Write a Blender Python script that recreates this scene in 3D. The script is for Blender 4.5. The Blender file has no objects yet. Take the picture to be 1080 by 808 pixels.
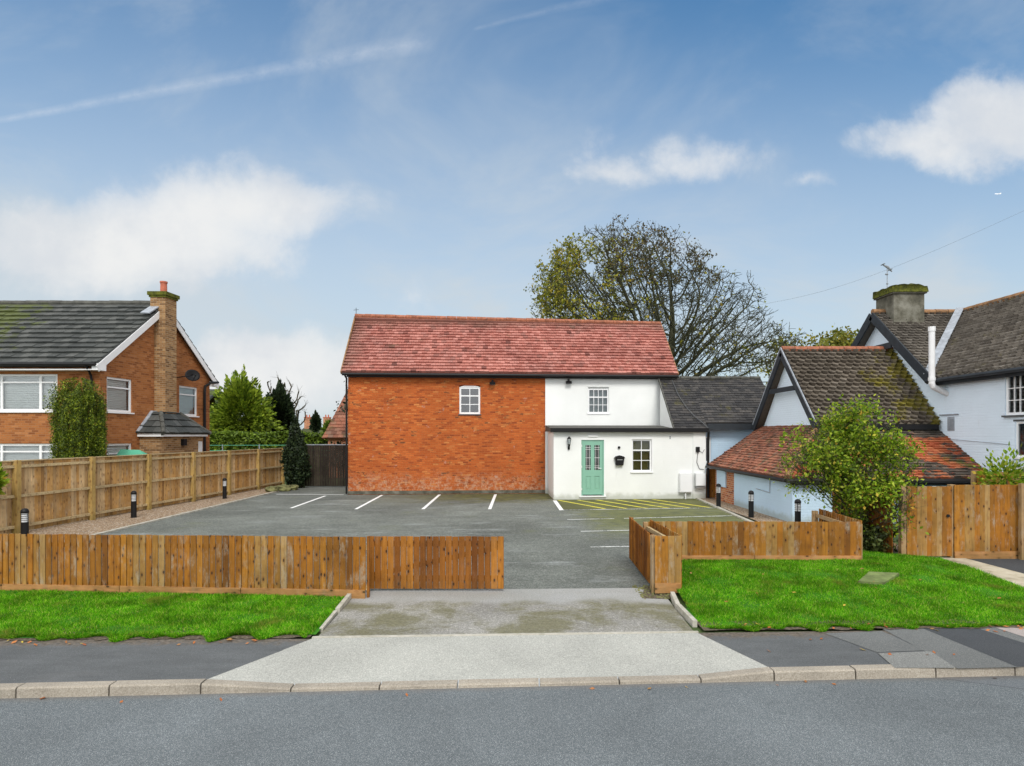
import bpy, math, random
import numpy as np
from mathutils import Vector, noise as mnoise
random.seed(7); RNG = np.random.default_rng(7)
C = bpy.context.scene.collection
R = math.radians
HZ = 2.45; FX = 650.0

def P(px, py, Y):                       # photo pixel + distance -> world point
    return Vector(((px-540)/FX*Y, Y, HZ-(py-459)/FX*Y))
def G(px, py, z=0.0):                   # photo pixel on level z -> world point
    Y = FX*(HZ-z)/(py-459)
    return Vector(((px-540)/FX*Y, Y, z))

# ------------------------------------------------------------------ mesh tools
class MB:
    def __init__(s): s.v=[]; s.f=[]; s.smooth=False
    def poly(s, pts):
        n=len(s.v); s.v += [tuple(p) for p in pts]; s.f.append(tuple(range(n,n+len(pts)))); return s
    def hexa(s, p):                      # 8 points: bottom 4 ccw, top 4 ccw
        n=len(s.v); s.v += [tuple(q) for q in p]
        for f in ((3,2,1,0),(4,5,6,7),(0,1,5,4),(1,2,6,5),(2,3,7,6),(3,0,4,7)): s.f.append(tuple(n+i for i in f))
        return s
    def box(s, x0,x1,y0,y1,z0,z1):
        return s.hexa([(x0,y0,z0),(x1,y0,z0),(x1,y1,z0),(x0,y1,z0),(x0,y0,z1),(x1,y0,z1),(x1,y1,z1),(x0,y1,z1)])
    def fbox(s, F, a0,a1,b0,b1,z0,z1):
        return s.hexa([F(a0,b0,z0),F(a1,b0,z0),F(a1,b1,z0),F(a0,b1,z0),F(a0,b0,z1),F(a1,b0,z1),F(a1,b1,z1),F(a0,b1,z1)])
    def beam(s, p, q, w, h, up=Vector((0,0,1))):   # rectangular bar from p to q
        p=Vector(p); q=Vector(q); d=(q-p).normalized(); sd=d.cross(up)
        if sd.length<1e-4: sd=Vector((1,0,0))
        sd.normalize(); u=sd.cross(d); sd=sd*w/2; u=u*h/2
        return s.hexa([p-sd-u,p+sd-u,q+sd-u,q-sd-u,p-sd+u,p+sd+u,q+sd+u,q-sd+u])
    def tube(s, pts, r, n=8, cap=True):
        pts=[Vector(p) for p in pts]; rs = r if hasattr(r,'__len__') else [r]*len(pts)
        rings=[]
        prev=None
        for i,p in enumerate(pts):
            a=pts[max(i-1,0)]; b=pts[min(i+1,len(pts)-1)]; d=(b-a).normalized()
            if prev is None:
                e=d.cross(Vector((0,0,1)))
                if e.length<1e-3: e=Vector((1,0,0))
            else: e=prev-d*prev.dot(d)
            e.normalize(); prev=e; g=d.cross(e)
            k=len(s.v)
            for j in range(n):
                t=2*math.pi*j/n; s.v.append(tuple(p+(e*math.cos(t)+g*math.sin(t))*rs[i]))
            rings.append(k)
        for a,b in zip(rings,rings[1:]):
            for j in range(n): s.f.append((a+j,a+(j+1)%n,b+(j+1)%n,b+j))
        if cap:
            s.f.append(tuple(rings[0]+j for j in range(n))[::-1]); s.f.append(tuple(rings[-1]+j for j in range(n)))
        return s
    def lathe(s, c, prof, n=16):        # prof: (r,z)
        return s.tube([(c[0],c[1],c[2]+z) for r,z in prof],[max(r,1e-4) for r,z in prof],n) if all(prof[i][1]<prof[i+1][1] for i in range(len(prof)-1)) else s
    def prism(s, pts, off):             # polygon extruded by vector
        pts=[Vector(p) for p in pts]; off=Vector(off); n=len(s.v); m=len(pts)
        s.v += [tuple(p) for p in pts]+[tuple(p+off) for p in pts]
        s.f.append(tuple(range(n,n+m))[::-1]); s.f.append(tuple(range(n+m,n+2*m)))
        for i in range(m): s.f.append((n+i,n+(i+1)%m,n+m+(i+1)%m,n+m+i))
        return s
    def build(s, name, mat, parent=None, uv=True):
        return link(name, np.array(s.v,dtype=np.float64).reshape(-1,3), s.f, mat, parent, uv, s.smooth)

def origin_of(o):
    l=Vector(o.location)
    while o.parent: o=o.parent; l=l+Vector(o.location)
    return l
def link(name, V, faces, mat, parent=None, uv=True, smooth=False):
    me=bpy.data.meshes.new(name)
    if parent is not None: org=origin_of(parent); loc=Vector((0,0,0))
    else:
        mn=V.min(0); mx=V.max(0); org=Vector(((mn[0]+mx[0])/2,(mn[1]+mx[1])/2,mn[2])); loc=org
    V2=V-np.array(org)
    if isinstance(faces,np.ndarray):
        k=faces.shape[1]; nf=len(faces)
        me.vertices.add(len(V2)); me.vertices.foreach_set('co',V2.astype(np.float32).ravel())
        me.loops.add(nf*k); me.loops.foreach_set('vertex_index',faces.astype(np.int32).ravel())
        me.polygons.add(nf); me.polygons.foreach_set('loop_start',np.arange(0,nf*k,k,dtype=np.int32))
        me.update(calc_edges=True)
    else:
        me.from_pydata([tuple(v) for v in V2],[],faces); me.update()
    if smooth: me.polygons.foreach_set('use_smooth',[True]*len(me.polygons))
    if uv:
        ul=me.uv_layers.new(name='UVMap'); W=V
        for p in me.polygons:
            n=p.normal
            if abs(n.z)>.995: t=Vector((1,0,0)); b=Vector((0,1,0))
            else: t=Vector((0,0,1)).cross(n).normalized(); b=n.cross(t)
            for li in p.loop_indices:
                q=Vector(W[me.loops[li].vertex_index]); ul.data[li].uv=(q.dot(t),q.dot(b))
    o=bpy.data.objects.new(name,me); C.objects.link(o); o.location=loc
    if parent is not None: o.parent=parent
    if mat: me.materials.append(mat)
    return o
def tag(o,label,cat,group=None):
    o['label']=label; o['category']=cat
    if group: o['group']=group
    return o
def struct(o,kind='structure'): o['kind']=kind; return o
def thing(name,loc,label,cat,group=None):
    o=bpy.data.objects.new(name,None); o.empty_display_size=.2; C.objects.link(o); o.location=loc
    return tag(o,label,cat,group)
def copy_tree(o,parent=None):
    c=o.copy(); C.objects.link(c)
    if parent is not None: c.parent=parent
    for ch in [x for x in bpy.data.objects if x.parent==o]: copy_tree(ch,c)
    return c
class Frame:
    def __init__(s,o,u,v): s.o=Vector((o[0],o[1],0)); s.u=Vector((u[0],u[1],0)); s.v=Vector((v[0],v[1],0))
    def __call__(s,a,b,z): return s.o+s.u*a+s.v*b+Vector((0,0,z))

def wall(mb,F,a0,a1,z0,z1,b0,b1,ops=()):     # wall with real rectangular openings; b0 outer face, b1 inner face
    As=sorted({a0,a1}|{x for o in ops for x in (o[0],o[1])}); Zs=sorted({z0,z1}|{x for o in ops for x in (o[2],o[3])})
    As=[a for a in As if a0<=a<=a1]; Zs=[z for z in Zs if z0<=z<=z1]
    for i in range(len(As)-1):
        for j in range(len(Zs)-1):
            ac=(As[i]+As[i+1])/2; zc=(Zs[j]+Zs[j+1])/2
            if any(o[0]<ac<o[1] and o[2]<zc<o[3] for o in ops): continue
            A,B,c,d=As[i],As[i+1],Zs[j],Zs[j+1]
            mb.poly([F(A,b0,c),F(B,b0,c),F(B,b0,d),F(A,b0,d)]); mb.poly([F(B,b1,c),F(A,b1,c),F(A,b1,d),F(B,b1,d)])
    for o in ops:
        A,B,c,d=o[:4]
        mb.poly([F(A,b0,c),F(A,b1,c),F(A,b1,d),F(A,b0,d)]); mb.poly([F(B,b1,c),F(B,b0,c),F(B,b0,d),F(B,b1,d)])
        mb.poly([F(A,b0,c),F(B,b0,c),F(B,b1,c),F(A,b1,c)]); mb.poly([F(A,b1,d),F(B,b1,d),F(B,b0,d),F(A,b0,d)])
    mb.poly([F(a0,b1,z0),F(a0,b0,z0),F(a0,b0,z1),F(a0,b1,z1)]); mb.poly([F(a1,b0,z0),F(a1,b1,z0),F(a1,b1,z1),F(a1,b0,z1)])
    mb.poly([F(a0,b0,z1),F(a1,b0,z1),F(a1,b1,z1),F(a0,b1,z1)])

def clip(poly,cv):
    for i in range(len(cv)):
        ax,ay=cv[i]; bx,by=cv[(i+1)%len(cv)]; out=[]
        def sd(p): return (bx-ax)*(p[1]-ay)-(by-ay)*(p[0]-ax)
        for k in range(len(poly)):
            p,q=poly[k],poly[(k+1)%len(poly)]; dp,dq=sd(p),sd(q)
            if dp>=0: out.append(p)
            if (dp>=0)!=(dq>=0):
                t=dp/(dp-dq); out.append((p[0]+(q[0]-p[0])*t,p[1]+(q[1]-p[1])*t))
        poly=out
        if len(poly)<3: return []
    return poly
def roof(mb,pts,thick=.12,tw=.2,g=.2,lift=.03,shape='flat',jit=.3,sag=0.0,slab=True):
    """tiled plane. pts: eaves left, eaves right, then the rest ccw seen from outside"""
    pts=[Vector(p) for p in pts]; E=pts[0]; t=(pts[1]-pts[0]).normalized()
    n=(pts[1]-pts[0]).cross(pts[2]-pts[0]).normalized(); up=n.cross(t)
    cv=[((p-E).dot(t),(p-E).dot(up)) for p in pts]
    ax=[c[0] for c in cv]; ay=[c[1] for c in cv]
    if slab: mb.prism([E+t*a+up*b-n*.004 for a,b in cv],-n*thick)
    rows=int((max(ay)-min(ay))/g)+1; Wd=max(ax)-min(ax)
    for r in range(rows):
        y0=min(ay)+r*g; sh=(r%2)*tw/2
        for c in range(-1,int(Wd/tw)+2):
            x0=min(ax)+c*tw+sh; dx=random.uniform(-.006,.006); dy=random.uniform(-.01,.01)*jit*2; gp=.004
            if shape=='flat': q=[(x0+gp,y0+dy),(x0+tw-gp,y0+dy),(x0+tw-gp,y0+g),(x0+gp,y0+g)]
            else: q=[(x0+gp,y0+g*.55+dy),(x0+tw/2,y0-g*.25+dy),(x0+tw-gp,y0+g*.55+dy),(x0+tw-gp,y0+g*1.02),(x0+gp,y0+g*1.02)]
            q=clip([(a+dx*0,b) for a,b in q],cv)
            if len(q)<3: continue
            L=lift*(1+random.uniform(-jit,jit)); tl=random.uniform(-.004,.004)*jit*2
            top=[]; bot=[]
            for a,b in q:
                k=1-(b-y0)/g; s_=0
                if shape=='wave': k2=k
                top.append(E+t*a+up*b+n*(.006+L*max(k,0.08 if shape=='flat' else .05)+tl*(a-x0)/tw)); bot.append(E+t*a+up*b)
            k=len(mb.v); m=len(q); mb.v += [tuple(p) for p in bot+top]
            mb.f.append(tuple(range(k+m,k+2*m)))
            for i in range(m): mb.f.append((k+i,k+(i+1)%m,k+m+(i+1)%m,k+m+i))
    return mb
def ridge_caps(mb,p,q,r=.1,L=.35):
    p=Vector(p); q=Vector(q); n=max(1,int((q-p).length/L)); d=(q-p)/n
    for i in range(n):
        a=p+d*i; b=p+d*(i+1)-d.normalized()*.012; jz=Vector((0,0,random.uniform(-.008,.008)))
        mb.tube([a+jz,b+jz],[r*1.04,r*.97],8)

# ------------------------------------------------------------------ node tools
class NT:
    def __init__(s,name):
        s.m=bpy.data.materials.new(name); s.m.use_nodes=True; s.t=s.m.node_tree; s.t.nodes.clear()
        s.out=s.t.nodes.new('ShaderNodeOutputMaterial'); s._tc=None
    def n(s,ty,**kw):
        x=s.t.nodes.new(ty)
        for k,v in kw.items(): setattr(x,k,v)
        return x
    def set(s,sock,v):
        if isinstance(v,bpy.types.NodeSocket): s.t.links.new(v,sock)
        elif isinstance(v,(tuple,list)):
            if sock.type=='RGBA' and len(v)==3: v=tuple(v)+(1,)
            sock.default_value=v
        else:
            sock.default_value = (v,v,v) if sock.type=='VECTOR' else ((v,v,v,1) if sock.type=='RGBA' else v)
    def tc(s,k='Object'):
        if s._tc is None: s._tc=s.n('ShaderNodeTexCoord')
        return s._tc.outputs[k]
    def pos(s):
        return s.n('ShaderNodeNewGeometry').outputs['Position']
    def isl(s): return s.n('ShaderNodeNewGeometry').outputs['Random Per Island']
    def math(s,op,a,b=0,c=None,cl=False):
        x=s.n('ShaderNodeMath',operation=op,use_clamp=cl); s.set(x.inputs[0],a); s.set(x.inputs[1],b)
        if c is not None: s.set(x.inputs[2],c)
        return x.outputs[0]
    def vm(s,op,a,b=(0,0,0)):
        x=s.n('ShaderNodeVectorMath',operation=op); s.set(x.inputs[0],a)
        if op=='SCALE': s.set(x.inputs['Scale'],b)
        else: s.set(x.inputs[1],b)
        return x.outputs['Value'] if op in('LENGTH','DOT_PRODUCT','DISTANCE') else x.outputs[0]
    def sep(s,v): x=s.n('ShaderNodeSeparateXYZ'); s.set(x.inputs[0],v); return x.outputs
    def comb(s,a,b,c=0): x=s.n('ShaderNodeCombineXYZ'); s.set(x.inputs[0],a); s.set(x.inputs[1],b); s.set(x.inputs[2],c); return x.outputs[0]
    def noise(s,vec,scale,detail=4,rough=.55,dist=0,col=False):
        x=s.n('ShaderNodeTexNoise'); s.set(x.inputs['Vector'],vec); x.inputs['Scale'].default_value=scale
        x.inputs['Detail'].default_value=detail; x.inputs['Roughness'].default_value=rough; x.inputs['Distortion'].default_value=dist
        return x.outputs['Color' if col else 'Fac']
    def vor(s,vec,scale,feat='F1',out='Distance',rnd=1):
        x=s.n('ShaderNodeTexVoronoi',feature=feat); s.set(x.inputs['Vector'],vec); x.inputs['Scale'].default_value=scale
        x.inputs['Randomness'].default_value=rnd
        return x.outputs[out]
    def mix(s,f,a,b,mode='MIX'):
        x=s.n('ShaderNodeMix',data_type='RGBA',blend_type=mode); s.set(x.inputs[0],f); s.set(x.inputs[6],a); s.set(x.inputs[7],b); return x.outputs[2]
    def ramp(s,f,stops,interp='LINEAR'):
        x=s.n('ShaderNodeValToRGB'); s.set(x.inputs[0],f); cr=x.color_ramp; cr.interpolation=interp
        while len(cr.elements)<len(stops): cr.elements.new(.5)
        for e,(p,c) in zip(cr.elements,stops):
            e.position=p; e.color=(c,c,c,1) if isinstance(c,(int,float)) else tuple(c)+(1,)
        return x.outputs['Color']
    def step(s,v,a,b):
        x=s.n('ShaderNodeMapRange',interpolation_type='SMOOTHSTEP'); s.set(x.inputs[0],v); x.inputs[1].default_value=a; x.inputs[2].default_value=b
        return x.outputs[0]
    def done(s,col,rough=.8,bump=None,bs=.3,bd=.01,spec=.3,metal=0,transl=0,normal=None):
        b=s.n('ShaderNodeBsdfPrincipled'); s.set(b.inputs['Base Color'],col); s.set(b.inputs['Roughness'],rough)
        b.inputs['Specular IOR Level'].default_value=spec; b.inputs['Metallic'].default_value=metal
        if bump is not None:
            x=s.n('ShaderNodeBump'); x.inputs['Strength'].default_value=bs; x.inputs['Distance'].default_value=bd
            s.set(x.inputs['Height'],bump); s.t.links.new(x.outputs[0],b.inputs['Normal'])
        o=b.outputs[0]
        if transl:
            tr=s.n('ShaderNodeBsdfTranslucent'); s.set(tr.inputs[0],col); mx=s.n('ShaderNodeMixShader'); mx.inputs[0].default_value=transl
            s.t.links.new(o,mx.inputs[1]); s.t.links.new(tr.outputs[0],mx.inputs[2]); o=mx.outputs[0]
        s.t.links.new(o,s.out.inputs[0]); return s.m

def m_plain(name,col,rough=.6,spec=.4,metal=0,var=.12,sc=3):
    n=NT(name); f=n.noise(n.tc(),sc,4); c=n.mix(n.ramp(f,[(.3,0.),(.7,1.)]),tuple(x*(1-var) for x in col),tuple(min(1,x*(1+var)) for x in col))
    return n.done(c,rough,spec=spec,metal=metal,bump=n.noise(n.tc(),60,2),bs=.05)
def m_brick(name,stops,mortar,bw=.225,bh=.075,jt=.1,stain=.35,dark=.0,bump=.5,moss=None,paint=None,scuff=None,base=None):
    n=NT(name); s=n.sep(n.tc('UV')); u,v=s[0],s[1]
    wob=n.math('MULTIPLY',n.math('SUBTRACT',n.noise(n.pos(),1.2,2),.5),.03); v=n.math('ADD',v,wob)
    r=n.math('DIVIDE',v,bh); row=n.math('FLOOR',r); off=n.math('MULTIPLY',n.math('MODULO',n.math('ABSOLUTE',row),2),.5)
    q=n.math('ADD',n.math('DIVIDE',u,bw),off); col=n.math('FLOOR',q)
    fu=n.math('FRACT',q); fv=n.math('FRACT',r)
    fu=n.math('SUBTRACT',q,col); fv=n.math('SUBTRACT',r,row)
    wn=n.n('ShaderNodeTexWhiteNoise',noise_dimensions='2D'); n.set(wn.inputs['Vector'],n.comb(col,row)); rv=wn.outputs['Value']
    eu=n.math('MULTIPLY',n.math('MINIMUM',fu,n.math('SUBTRACT',1,fu)),bw/bh); ev=n.math('MINIMUM',fv,n.math('SUBTRACT',1,fv))
    e=n.math('MINIMUM',eu,ev); mm=n.step(e,jt*.6,jt*1.5)
    bc=n.ramp(rv,stops)
    lg=n.noise(n.pos(),.55,5,.6); bc=n.mix(stain,bc,n.mix(n.step(lg,.35,.68),(.75,.72,.7),(1.22,1.18,1.12)),'MULTIPLY') if stain else bc
    if dark:
        dk=n.step(n.math('ADD',n.math('MULTIPLY',n.noise(n.vm('MULTIPLY',n.pos(),(1,1,2.6)),1.9,5,.7),1),n.math('MULTIPLY',rv,.25)),.76,.83)
        bc=n.mix(n.math('MULTIPLY',dk,dark),bc,(.09,.035,.02))
    fn=n.noise(n.pos(),28,3); bc=n.mix(.5,bc,n.ramp(fn,[(.3,.72),(.7,1.2)]),'MULTIPLY')
    c=n.mix(mm,mortar,bc)
    if scuff:
        sm=n.step(n.noise(n.pos(),2.3,6,.7),.62,.7); c=n.mix(n.math('MULTIPLY',sm,scuff),c,(.5,.42,.36))
    if base:
        z=n.sep(n.pos())[2]; bz=n.math('MULTIPLY',n.step(n.math('ADD',z,n.math('MULTIPLY',n.noise(n.pos(),3,5,.7),-1.1)),.55,-.25),n.step(n.noise(n.pos(),7,5,.75),.42,.62)); c=n.mix(n.math('MULTIPLY',bz,.75),c,base)
        vb=n.step(n.noise(n.vm('MULTIPLY',n.pos(),(1.6,1.6,.5)),1.0,6,.7),.55,.75); c=n.mix(n.math('MULTIPLY',vb,.25),c,(.30,.10,.04))
    if paint:
        pn=n.noise(n.pos(),.8,5,.6); c=n.mix(n.step(pn,.3,.75),tuple(x*.93 for x in paint),paint)
        st=n.step(n.noise(n.vm('MULTIPLY',n.pos(),(3,3,.6)),1,5,.65),.62,.8); c=n.mix(n.math('MULTIPLY',st,.22),c,(.42,.43,.40))
        z=n.sep(n.pos())[2]; lowd=n.step(n.math('ADD',z,n.math('MULTIPLY',n.noise(n.pos(),4,4),-.35)),.12,-.12); c=n.mix(n.math('MULTIPLY',lowd,.45),c,(.22,.24,.14))
    return n.done(c,.85,bump=n.math('ADD',mm,n.math('MULTIPLY',fn,.5)),bs=bump,bd=.012,spec=.2)
def m_tile(name,stops,moss=0.0,mossx=None,mosscol=(.10,.11,.015),mossz=None,patch=None,rough=.75,ms=1.3,dots=0):
    n=NT(name); c=n.ramp(n.isl(),stops)
    lg=n.noise(n.pos(),.7,6,.65); c=n.mix(.5,c,n.mix(n.step(lg,.32,.68),(.68,.68,.7),(1.25,1.22,1.2)),'MULTIPLY')
    f=n.noise(n.pos(),22,4,.7); c=n.mix(.6,c,n.ramp(f,[(.3,.6),(.7,1.3)]),'MULTIPLY')
    if patch:
        pm=n.step(n.noise(n.vm('MULTIPLY',n.pos(),(.7,1.6,1.6)),1.1,6,.7),patch[0],patch[0]+.05); c=n.mix(n.math('MULTIPLY',pm,.9),c,n.mix(n.isl(),patch[1],patch[2]))
    if moss:
        mv=n.noise(n.pos(),ms,8,.72)
        if mossx: mv=n.math('ADD',mv,n.math('MULTIPLY',n.math('SUBTRACT',n.step(n.sep(n.pos())[0],mossx[0],mossx[1]),.5),.30))
        a=n.step(mv,.62-moss*.3,.74-moss*.3)
        c=n.mix(n.math('MULTIPLY',a,.8),c,n.mix(n.noise(n.pos(),9,2),mosscol,tuple(x*1.8 for x in mosscol)))
    if dots:
        dn=n.vor(n.pos(),5.5); dm=n.math('MULTIPLY',n.step(dn,.17,.09),n.step(n.noise(n.pos(),.9,5,.7),.45,.6)); c=n.mix(n.math('MULTIPLY',dm,dots),c,(.03,.02,.015))
        x=n.sep(n.pos()); lv=n.math('MULTIPLY',n.step(n.math('ADD',x[0],n.math('MULTIPLY',n.noise(n.pos(),1.5,6,.7),1.6)),-5.3,-6.2),.55); tv=n.math('MULTIPLY',n.step(n.math('ADD',x[2],n.math('MULTIPLY',n.noise(n.pos(),1.3,6,.7),1.3)),7.7,8.3),.5); c=n.mix(n.math('MAXIMUM',lv,tv),c,n.mix(n.noise(n.pos(),8,3),(.09,.06,.045),(.24,.15,.115)))
    li=n.step(n.vor(n.pos(),9),.11,.05); c=n.mix(n.math('MULTIPLY',li,.3),c,(.38,.38,.33))
    return n.done(c,rough,bump=f,bs=.4,bd=.01,spec=.25)
def m_wood(name,stops,knots=.9,grey=.25,axis='z',green=.1,wet=0.0):
    n=NT(name); p=n.pos(); sc={'z':(22,22,1.4),'x':(1.4,22,22)}[axis]
    i=n.isl(); pv=n.vm('ADD',p,n.comb(n.math('MULTIPLY',i,37),0,n.math('MULTIPLY',i,91)))
    g=n.noise(n.vm('MULTIPLY',pv,sc),1,6,.65,.6); c=n.ramp(i,stops)
    c=n.mix(.75,c,n.ramp(g,[(.25,.35),(.45,.9),(.6,1.1),(.75,1.55)]),'MULTIPLY')
    if knots:
        vv=n.vor(n.vm('MULTIPLY',pv,(11,11,6.0) if axis=='z' else (6.0,11,11)),1); k=n.step(vv,.20,.10); ring=n.step(vv,.42,.2)
        c=n.mix(n.math('MULTIPLY',ring,.35),c,(.16,.055,.015)); c=n.mix(n.math('MULTIPLY',k,knots),c,(.025,.012,.006))
    gm=n.step(n.noise(n.vm('MULTIPLY',pv,(5,5,2.2)),1,6,.75),.50,.72); pt=n.noise(n.vm('MULTIPLY',p,(1.1,1.1,1.6)),1,6,.7); c=n.mix(.7,c,n.ramp(pt,[(.3,.6),(.5,1.),(.7,1.35)]),'MULTIPLY'); c=n.mix(n.math('MULTIPLY',gm,grey),c,(.36,.32,.25))
    if green:
        z=n.sep(p)[2]; gz=n.step(n.math('ADD',z,n.math('MULTIPLY',n.noise(p,5,4),.5)),.55,.25); c=n.mix(n.math('MULTIPLY',gz,green),c,(.07,.075,.015))
    return n.done(c,.7,bump=g,bs=.5,bd=.006,spec=.25)
def m_leaf(name,stops,transl=.3,sc=.9,amp=.45,rough=.55,spec=.3):
    n=NT(name); c=n.ramp(n.isl(),stops); f=n.noise(n.pos(),sc,3); c=n.mix(amp,c,n.ramp(f,[(.3,.45),(.7,1.5)]),'MULTIPLY')
    return n.done(c,rough,transl=transl,spec=spec)

M={}
M['barn_brick']=m_brick('barn_brick',[(0,(.25,.055,.018)),(.18,(.38,.085,.02)),(.5,(.44,.105,.024)),(.85,(.49,.13,.032)),(1,(.54,.20,.06))],(.38,.12,.038),dark=.85,scuff=.4,stain=.4,base=(.50,.30,.19),bump=.5)
M['house_brick']=m_brick('house_brick',[(0,(.22,.075,.026)),(.4,(.33,.12,.036)),(.8,(.38,.145,.046)),(1,(.42,.18,.07))],(.33,.16,.075),stain=.3,bump=.3)
M['chimney_brick']=m_brick('chimney_brick',[(0,(.15,.075,.03)),(.4,(.28,.15,.06)),(.8,(.36,.205,.09)),(1,(.42,.26,.12))],(.34,.26,.17),bump=.5)
M['out_brick']=m_brick('out_brick',[(0,(.22,.05,.02)),(.3,(.42,.12,.04)),(.7,(.5,.17,.06)),(1,(.52,.26,.13))],(.45,.38,.3),bump=.6)
M['white_wall']=m_brick('white_wall',[(0,.8),(1,.8)],(.78,.79,.79),paint=(.82,.84,.83),jt=.06,bump=.18)
M['pale_wall']=m_brick('pale_wall',[(0,.8),(1,.8)],(.6,.6,.6),paint=(.72,.84,.95),jt=.08,bump=.6)
M['blue_wall']=m_brick('blue_wall',[(0,.8),(1,.8)],(.6,.6,.6),paint=(.53,.70,.86),jt=.08,bump=.5)
M['red_tile']=m_tile('red_tile',[(0,(.14,.055,.046)),(.05,(.34,.125,.10)),(.5,(.41,.165,.132)),(.9,(.47,.21,.175)),(1,(.26,.11,.09))],moss=.08,mosscol=(.13,.10,.06),dots=.9)
M['grey_tile']=m_tile('grey_tile',[(0,(.045,.05,.048)),(.5,(.06,.066,.063)),(1,(.095,.10,.095))],moss=.27,mossx=(-15.5,-19),mosscol=(.06,.075,.015),ms=1.6)
M['dark_tile']=m_tile('dark_tile',[(0,(.028,.028,.03)),(.5,(.045,.044,.044)),(1,(.075,.07,.066))],moss=.16,mosscol=(.06,.055,.02))
M['scale_tile']=m_tile('scale_tile',[(0,(.085,.07,.055)),(.5,(.125,.105,.082)),(1,(.18,.155,.125))],moss=.28,mossx=(10.6,13.2),mosscol=(.14,.12,.010),ms=1.3)
M['house_tile']=m_tile('house_tile',[(0,(.10,.088,.075)),(.5,(.15,.135,.115)),(1,(.21,.19,.165))],moss=.1,mosscol=(.10,.09,.02))
M['brown_tile']=m_tile('brown_tile',[(0,(.12,.06,.04)),(.35,(.26,.10,.06)),(.7,(.34,.14,.085)),(1,(.16,.11,.08))],moss=.25,mosscol=(.08,.065,.025))
M['patch_tile']=m_tile('patch_tile',[(0,(.045,.04,.036)),(.6,(.09,.075,.06)),(1,(.15,.11,.085))],moss=.22,mosscol=(.09,.10,.015),patch=(.49,(.34,.07,.025),(.46,.15,.06)))
M['ridge_red']=m_plain('ridge_red',(.30,.11,.06),.8,var=.4,sc=8)
M['ridge_brown']=m_plain('ridge_brown',(.24,.13,.06),.8,var=.5,sc=6)
M['ridge_dark']=m_plain('ridge_dark',(.08,.08,.07),.85,var=.4,sc=6)
M['black']=m_plain('black_plastic',(.009,.009,.010),.5,spec=.25)
M['dark_timber']=m_plain('dark_timber',(.020,.026,.033),.6,var=.3)
M['white_pvc']=m_plain('white_pvc',(.82,.83,.84),.35,spec=.5,var=.03)
M['white_metal']=m_plain('white_metal',(.72,.73,.74),.4,var=.05)
M['lead']=m_plain('lead',(.30,.33,.37),.5,var=.25,sc=6)
M['steel']=m_plain('steel',(.45,.47,.48),.35,metal=.7)
M['green_door']=m_plain('green_door',(.22,.44,.34),.45,var=.05)
M['terracotta']=m_plain('terracotta',(.42,.12,.07),.75,var=.2,sc=6)
M['sill_dark']=m_plain('sill_dark',(.08,.085,.09),.7)
M['render_grey']=NT('render_grey'); n=M['render_grey']; f=n.noise(n.pos(),2.2,6,.65)
M['render_grey']=n.done(n.ramp(f,[(.3,(.04,.04,.03)),(.5,(.11,.105,.08)),(.72,(.22,.215,.18))]),.9,bump=n.noise(n.pos(),14,4),bs=.5,bd=.02)
n=NT('moss'); f=n.noise(n.pos(),7,6,.7); M['moss']=n.done(n.ramp(f,[(.3,(.03,.035,.008)),(.5,(.09,.10,.012)),(.7,(.17,.17,.02))]),.95,bump=f,bs=1,bd=.05)
M['wood']=m_wood('front_wood',[(0,(.15,.057,.008)),(.2,(.31,.122,.012)),(.4,(.21,.088,.012)),(.6,(.36,.155,.018)),(.8,(.25,.130,.030)),(.93,(.31,.175,.05)),(1,(.35,.225,.09))],grey=.65)
M['wood_dark']=m_wood('gate_wood',[(0,(.14,.045,.006)),(.5,(.26,.095,.012)),(1,(.36,.145,.02))],grey=.12)
M['wood_old']=m_wood('old_wood',[(0,(.26,.14,.05)),(.3,(.50,.28,.09)),(.6,(.36,.24,.12)),(1,(.60,.42,.22))],grey=.55,knots=.6,green=.3)
M['post_old']=m_wood('old_post',[(0,(.36,.23,.07)),(1,(.42,.29,.10))],grey=.3,green=.35,knots=.4)
M['rail_old']=m_wood('old_rail',[(0,(.44,.33,.17)),(1,(.52,.41,.23))],grey=.4,axis='x',green=0,knots=.3)
M['gravel_board']=m_wood('gravel_board',[(0,(.40,.19,.07)),(1,(.46,.23,.09))],grey=.25,axis='x',green=.35)
M['black_wood']=m_wood('black_wood',[(0,(.022,.016,.012)),(1,(.05,.038,.028))],grey=.06,knots=0,green=0)
M['bark']=m_plain('bark',(.065,.055,.032),.9,var=.5,sc=2)
M['bark_green']=m_plain('bark_green',(.05,.052,.026),.9,var=.5,sc=2)
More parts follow.
